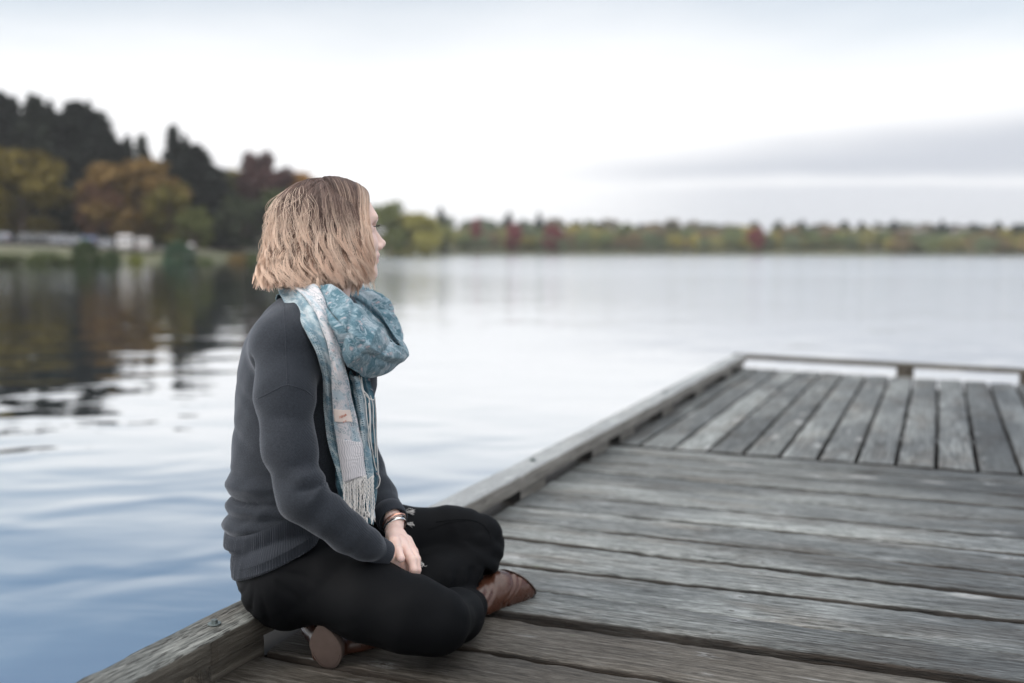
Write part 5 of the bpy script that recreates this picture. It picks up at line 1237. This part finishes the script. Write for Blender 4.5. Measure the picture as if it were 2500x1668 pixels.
# ---- bracelets and watch strap on the near-facing wrist
M_SILV = simple_mat('silver', (.75, .74, .72), .25, 1.0, 30, .05); M_ROSE = simple_mat('rose_gold', (.78, .40, .30), .28, 1.0, 30, .05)
def bangle(c, n, r, w, h, mat, name):
    n = np.asarray(n, float); n /= np.linalg.norm(n); u = np.cross(n, [0, 1.0, 0]); u /= np.linalg.norm(u); v = np.cross(n, u); K = 60; prof = [(-w, -h), (-w, h * .6), (-w * .5, h), (w * .5, h), (w, h * .6), (w, -h)]; V = []
    for k in range(K):
        a = 2 * math.pi * k / K; d = np.cos(a) * u + np.sin(a) * v
        for p, q in prof: V.append(c + d * (r + q) * (1, 1, 1) + n * p)
    m = len(prof); F = [(k * m + j, ((k + 1) % K) * m + j, ((k + 1) % K) * m + (j + 1) % m, k * m + (j + 1) % m) for k in range(K) for j in range(m)]
    return child(mesh_obj(name, V, F, mat))
wd_ = (D(908, 1225, 2.24) - D(897, 1180, 2.28)); 
bangle(D(906.5, 1208, 2.252), wd_ + np.array([.012, 0, 0]), .0270, .0034, .0007, M_SILV, 'bracelet')
bangle(D(905, 1197.5, 2.260), wd_ + np.array([.010, .006, 0]), .0278, .0022, .0007, M_ROSE, 'bracelet')
bangle(D(906, 1202.5, 2.257), wd_ + np.array([.014, -.004, 0]), .0275, .0009, .0006, M_SILV, 'bracelet')
# ---- frayed rips in the far jeans leg
fr = []; rr = np.random.default_rng(5)
for dx, dy, ln, n in ((934, 1174, .016, 16), (936, 1203, .010, 12), (966, 1298, .007, 10)):
    p = hit(je_bvh, dx, dy, .001)
    if p is None: continue
    for k in range(n):
        q = p + [rr.normal(0, .003), rr.normal(0, .002) - .001, rr.normal(0, .0028)]; fr.append(([q, q + [ln * .5, -.002, rr.normal(0, .002)], q + [ln, -.001, rr.normal(0, .004)]], [.0009, .0008, .0004]))
if fr: sub(tubes_mesh('frayed_threads', fr, M_YARN, 5), jeans)
for pts in ([(1000, 1198), (1060, 1192), (1100, 1200), (1120, 1218), (1128, 1240)], [(985, 1215), (1030, 1200), (1070, 1194)]):
    seam(je_bvh, pts, .0010, 'seam', jeans, M_DENIM)

# ---- hair: shoulder-length bob, darker at the roots, wavy blonde ends, in clumps of strands
def hair_mat():
    m, nt, b = new_mat('hair'); t = NT(nt); at = t.node('ShaderNodeVertexColor'); at.layer_name = 'Col'
    t.put(b.inputs['Base Color'], at.outputs[0]); b.inputs['Roughness'].default_value = .42; b.inputs['Specular IOR Level'].default_value = .35
    b.inputs['Anisotropic'].default_value = .5; return m
M_HAIR = hair_mat(); M_HAIR_IN = simple_mat('hair_under_layer', (.10, .066, .048), .7, nscale=60, var=.4)
# measured hair envelope in head axes: centre (-.022, 0, .012)
HC = np.array([-.022, 0, .010]); RB, RF, RS, RU = .106, .112, .092, .0935
def env(az, u):
    """horizontal radius of the hair at azimuth az (0 = face, pi = back) and height u"""
    back = np.clip(-np.cos(az), 0, 1); front = np.clip(np.cos(az), 0, 1); side = np.abs(np.sin(az))
    rb = 1 / np.sqrt((np.cos(az) / np.where(np.cos(az) < 0, RB, RF)) ** 2 + (np.sin(az) / RS) ** 2)
    v = (u - HC[2]); top = np.sqrt(np.clip(1 - (np.clip(v, 0, None) / RU) ** 2, 0, 1)) ** .92
    low = np.clip(-v, 0, None)
    flare = 1 + low * (1.25 * back + 0.45 * side + .0 * front)
    return rb * top * flare
def hpos(az, u, k=1.0):
    r = env(az, u) * k
    return HO + (HC[0] + r * np.cos(az))[:, None] * HF + (r * np.sin(az))[:, None] * HL + u[:, None] * HU
def front_bound(u):                       # how far towards the face the hair comes
    return np.interp(u, [-.15, -.06, 0, .06, .10], [.62, .62, .60, .42, .1])
rh = np.random.default_rng(21)
clV, clF, clC, nbase = [], [], [], 0
tri = np.array([0, 2 * math.pi / 3, 4 * math.pi / 3])
def add_strand(P, r, C):
    global nbase
    C = C / np.maximum(1, C.max(1, keepdims=True) / .90)
    n = len(P); T = np.gradient(P, axis=0); T /= np.linalg.norm(T, axis=1)[:, None] + 1e-9; up = np.array([.3, .5, .8]); U_ = np.cross(T, up); U_ /= np.linalg.norm(U_, axis=1)[:, None] + 1e-9; W_ = np.cross(T, U_)
    V = P[:, None, :] + r[:, None, None] * (np.cos(tri)[None, :, None] * U_[:, None, :] + np.sin(tri)[None, :, None] * W_[:, None, :])
    clV.append(V.reshape(-1, 3)); i = np.arange(n - 1)[:, None] * 3; j = np.arange(3)[None, :]; a = i + j; b = i + (j + 1) % 3
    clF.append(np.stack([a, b, b + 3, a + 3], -1).reshape(-1, 4) + nbase); clC.append(np.repeat(C, 3, 0)); nbase += n * 3
NS = 26; tS = np.linspace(0, 1, NS)
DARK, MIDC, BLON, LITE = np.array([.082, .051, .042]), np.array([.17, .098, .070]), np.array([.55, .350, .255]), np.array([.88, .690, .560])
def lock(az0, layer, u_end, light, rootlen, wid, am, ph, fr_, part, ns, curl, thick=1.0, lift=0.0):
    side = -1 if az0 > math.pi else 1; a_f = min(az0, 2 * math.pi - az0); part = part + max(0., 1 - a_f / 1.35) * .085; part = min(part, .090); u_top = rh.uniform(.080, .100); kk = .885 + .115 * layer
    for s_i in range(ns):
        ox, oy = rh.normal(0, 1, 2); conv = 1 - .62 * tS ** 1.6 + .12 * tS ** 8; ue = u_end + rh.normal(0, .003)
        uu = np.where(tS < .30, u_top + (.045 - u_top) * (tS / .30) ** 1.7, .045 + (ue - .045) * ((tS - .30) / .70))
        spread = np.clip(tS / .35, 0, 1) ** .8
        az = az0 + (ox * wid / .1) * conv * (.6 + .4 * spread)
        grow = np.clip((tS - .30) / .70, 0, 1)
        wave_ = am * (.0015 + .0120 * grow ** 1.1) * np.sin(ph + fr_ * 2 * math.pi * tS * 1.35)
        az = az + wave_ / .1 + curl * np.clip(tS - .45, 0, 1) ** 2
        k_ = kk + lift * grow + (oy * .010) * conv + .02 * am * grow + .060 * am * grow * np.cos(ph + .6 + fr_ * 2 * math.pi * tS * 1.35)
        P = hpos(az, uu, k_)
        q0 = HO + HF * (HC[0] + part + .02) + HL * (.006 * side) + HU * (HC[2] + RU * math.sqrt(max(0, 1 - ((part + .02) / RB) ** 2)) * (.975 + .03 * layer))
        w_ = (1 - np.clip(tS / .26, 0, 1)) ** 1.3; mid = P * (1 - w_[:, None]) + q0 * w_[:, None]
        loc = (mid - HO) @ HM - HC; el = np.sqrt((loc[:, 0] / RB) ** 2 + (loc[:, 1] / RS) ** 2 + (loc[:, 2] / RU) ** 2); fixm = (loc[:, 2] > 0) & (w_ > 0); loc = np.where(fixm[:, None], loc / el[:, None] * np.clip(.93 + .085 * layer + oy * .006, .9, 1.04), loc)
        mid = HO + (loc + HC) @ HM.T
        rr_ = thick * rh.uniform(.00045, .00075) * (1 - .66 * tS ** 2.5) * np.clip(tS * 20 + .5, 0, 1)
        g = np.clip((tS - rootlen * rh.uniform(.85, 1.15)) / .38, 0, 1)[:, None]
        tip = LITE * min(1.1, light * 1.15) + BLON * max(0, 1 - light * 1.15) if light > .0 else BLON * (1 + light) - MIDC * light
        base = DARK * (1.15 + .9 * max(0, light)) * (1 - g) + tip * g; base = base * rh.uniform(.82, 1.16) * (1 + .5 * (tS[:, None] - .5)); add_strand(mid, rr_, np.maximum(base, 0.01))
for c in range(250):                                   # body of the bob
    az0 = rh.uniform(.80, 2 * math.pi - .80); layer = rh.uniform(0, 1) ** .8; a_ = min(az0, 2 * math.pi - az0)
    lock(az0, layer, -.113 + rh.normal(0, .008), -rh.uniform(.1, .9) if rh.uniform() < .5 else rh.uniform(.0, .7), rh.uniform(.22, .50), rh.uniform(.008, .014), rh.uniform(.6, 1.3), rh.uniform(0, 6.28), rh.uniform(.8, 1.3), rh.uniform(-.07, .05), int(rh.integers(20, 30)), rh.normal(0, .14))
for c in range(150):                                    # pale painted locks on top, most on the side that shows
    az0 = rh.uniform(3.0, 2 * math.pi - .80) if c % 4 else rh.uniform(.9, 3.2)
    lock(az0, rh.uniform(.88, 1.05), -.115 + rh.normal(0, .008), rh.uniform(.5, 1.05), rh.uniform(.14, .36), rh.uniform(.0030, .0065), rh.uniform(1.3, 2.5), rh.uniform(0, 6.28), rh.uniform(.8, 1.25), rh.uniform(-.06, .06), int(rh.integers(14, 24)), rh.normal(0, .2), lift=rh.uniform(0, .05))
for c in range(60):                                    # warm dark lowlight locks between them
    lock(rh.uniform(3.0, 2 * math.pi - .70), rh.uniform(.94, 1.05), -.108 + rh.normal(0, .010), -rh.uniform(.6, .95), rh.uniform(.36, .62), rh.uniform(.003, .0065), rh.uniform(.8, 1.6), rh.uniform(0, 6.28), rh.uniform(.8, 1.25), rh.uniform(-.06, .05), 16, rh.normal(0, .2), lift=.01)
def scalp(df, dl, du, off):
    """point on the skin along a direction from the middle of the skull, lifted by off"""
    d = df[:, None] * HF + dl[:, None] * HL + du[:, None] * HU; d /= np.linalg.norm(d, axis=1)[:, None]; c = HO + HU * .005 + HF * .01
    a = np.full(len(d), .03); b = np.full(len(d), .16)
    for _ in range(11):
        m = (a + b) / 2; ins = hs(c + d * m[:, None]) < 0; a = np.where(ins, m, a); b = np.where(ins, b, m)
    return c + d * (b + off)[:, None]
for c in range(230):                                    # from the parting over the front of the head, then hanging past temple and cheek
    sgn = -1 if c % 4 else 1; f0 = rh.uniform(-.015, .086) if c > 70 else rh.uniform(.05, .088); f1 = .010 + .62 * max(f0, 0) + rh.normal(0, .003) + min(f0, 0)
    hi = rh.uniform() < .55; light = rh.uniform(.4, 1.0) if hi else -rh.uniform(-.2, .8); lf = rh.uniform(.003, .0055); nk = 13 if hi else 18; n1_ = 12; wid = .0028 if hi else .0045
    am, ph, fr_ = rh.uniform(.7, 1.6), rh.uniform(0, 6.28), rh.uniform(.9, 1.4); ue0 = -.118 + rh.normal(0, .010); drift = rh.normal(-.004, .008); rl = rh.uniform(.12, .34) if hi else rh.uniform(.3, .6)
    DF, DL, DU, OF = [], [], [], []
    if f1 > .036 and sgn < 0:
        if rh.uniform() < .5: continue
        ue0 = rh.uniform(-.132, -.07); wid = .0022; nk = 8; light = rh.uniform(.4, 1.05); rl = rh.uniform(.02, .15)
    a_ = np.linspace(.03, 1.28, n1_); jt = [(rh.normal(0, wid), rh.normal(0, .0009)) for _ in range(nk)]
    for ox, oy in jt:
        u_ = (a_ - .03) / 1.25; ff = f0 + (f1 - f0) * u_ + ox * (1 - .3 * u_); DF.append(ff - .01); DL.append(sgn * .075 * np.sin(a_)); DU.append(.095 * np.cos(a_) - .005 + .012); OF.append(lf + oy + .005 * np.sin(np.pi * u_) + .004 * u_)
    PP = scalp(*[np.concatenate(q) for q in (DF, DL, DU, OF)]).reshape(nk, n1_, 3)
    for k in range(nk):
        E0 = PP[k][-1]; dv = PP[k][-1] - PP[k][-2]; g = np.linspace(0, 1, NS - n1_ + 1)[1:]; ue = ue0 + rh.normal(0, .003); drop = (E0 - HO)[2] - ue
        lat = sgn * (.010 * g + .010 * np.sin(np.pi * np.clip(g * .7, 0, 1)) + .006 * am * g * np.cos(ph + fr_ * 6.28 * g)); cv = -jt[k][0] * .5 * g
        fo = drift * g + am * (.001 + .0085 * g) * np.sin(ph + fr_ * 6.28 * g) + cv
        Pf = E0 + np.outer(fo, HF) + np.outer(lat, HL) - np.outer(drop * g, HU)
        P = np.concatenate([PP[k], Pf]); P[n1_ - 2:n1_ + 2] = (P[n1_ - 3:n1_ + 1] + P[n1_ - 2:n1_ + 2] + P[n1_ - 1:n1_ + 3]) / 3
        gg = np.clip((tS - rl * rh.uniform(.85, 1.15)) / .38, 0, 1)[:, None]; tip = LITE * light + BLON * (1 - light) if light > 0 else BLON * (1 + light) - MIDC * light
        C = (DARK * (1.15 + .9 * max(0, light)) * (1 - gg) + tip * gg) * rh.uniform(.82, 1.16) * (1 + .3 * (tS[:, None] - .5))
        add_strand(P, rh.uniform(.0005, .0008) * (1 - .66 * tS ** 2.5) * np.clip(tS * 20 + .5, 0, 1), np.maximum(C, .01))
# loose flyaways at the back
for k in range(240):
    az0 = math.pi + rh.uniform(-.9, 1.0); u0 = rh.uniform(-.02, .09); ue = u0 - rh.uniform(.03, .12); uu = np.linspace(u0, ue, NS); bow = rh.uniform(.02, .15)
    P = hpos(az0 + .25 * np.sin(tS * rh.uniform(1, 4)), uu, 1.0 + bow * np.sin(tS * math.pi * rh.uniform(.6, 1.0)) + .05 * tS * rh.uniform(0, 1.3)); add_strand(P, np.full(NS, .00034), np.tile(LITE * .8, (NS, 1)))
hV, hF, hC = np.concatenate(clV), np.concatenate(clF), np.concatenate(clC)
qh = (hV - HO) @ HM; top_ = (qh[:, 2] > .030) & (qh[:, 0] < .060); dh = hs(hV[top_]); c_ = HO + HU * .005 + HF * .01; dd_ = hV[top_] - c_; dd_ /= np.linalg.norm(dd_, axis=1)[:, None]
hV[top_] += dd_ * np.clip(.0045 - dh, 0, .03)[:, None]
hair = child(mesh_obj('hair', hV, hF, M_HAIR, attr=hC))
# under layer that closes the bob from inside
nA, nU = 72, 40; azs = np.linspace(.50, 2 * math.pi - .50, nA); us = np.concatenate([HC[2] + RU * np.sin(np.linspace(math.pi / 2, 0, 18)), np.linspace(HC[2] - .006, -.097, nU - 18)])
G = np.stack([hpos(azs, np.full(nA, u), .885 * np.where(np.abs(azs - math.pi) > 2.0, .9, 1)) for u in us])
G[0] = HO + HF * HC[0] + HU * (HC[2] + .088); 
for i in range(18): G[i, :, 2] = G[i, :, 2] * .94 + .06 * HO[2]
und = mesh_obj('under_layer', G.reshape(-1, 3), grid_faces(nU, nA), M_HAIR_IN); md = und.modifiers.new('thickness', 'SOLIDIFY'); md.thickness = .004; sub(und, hair)
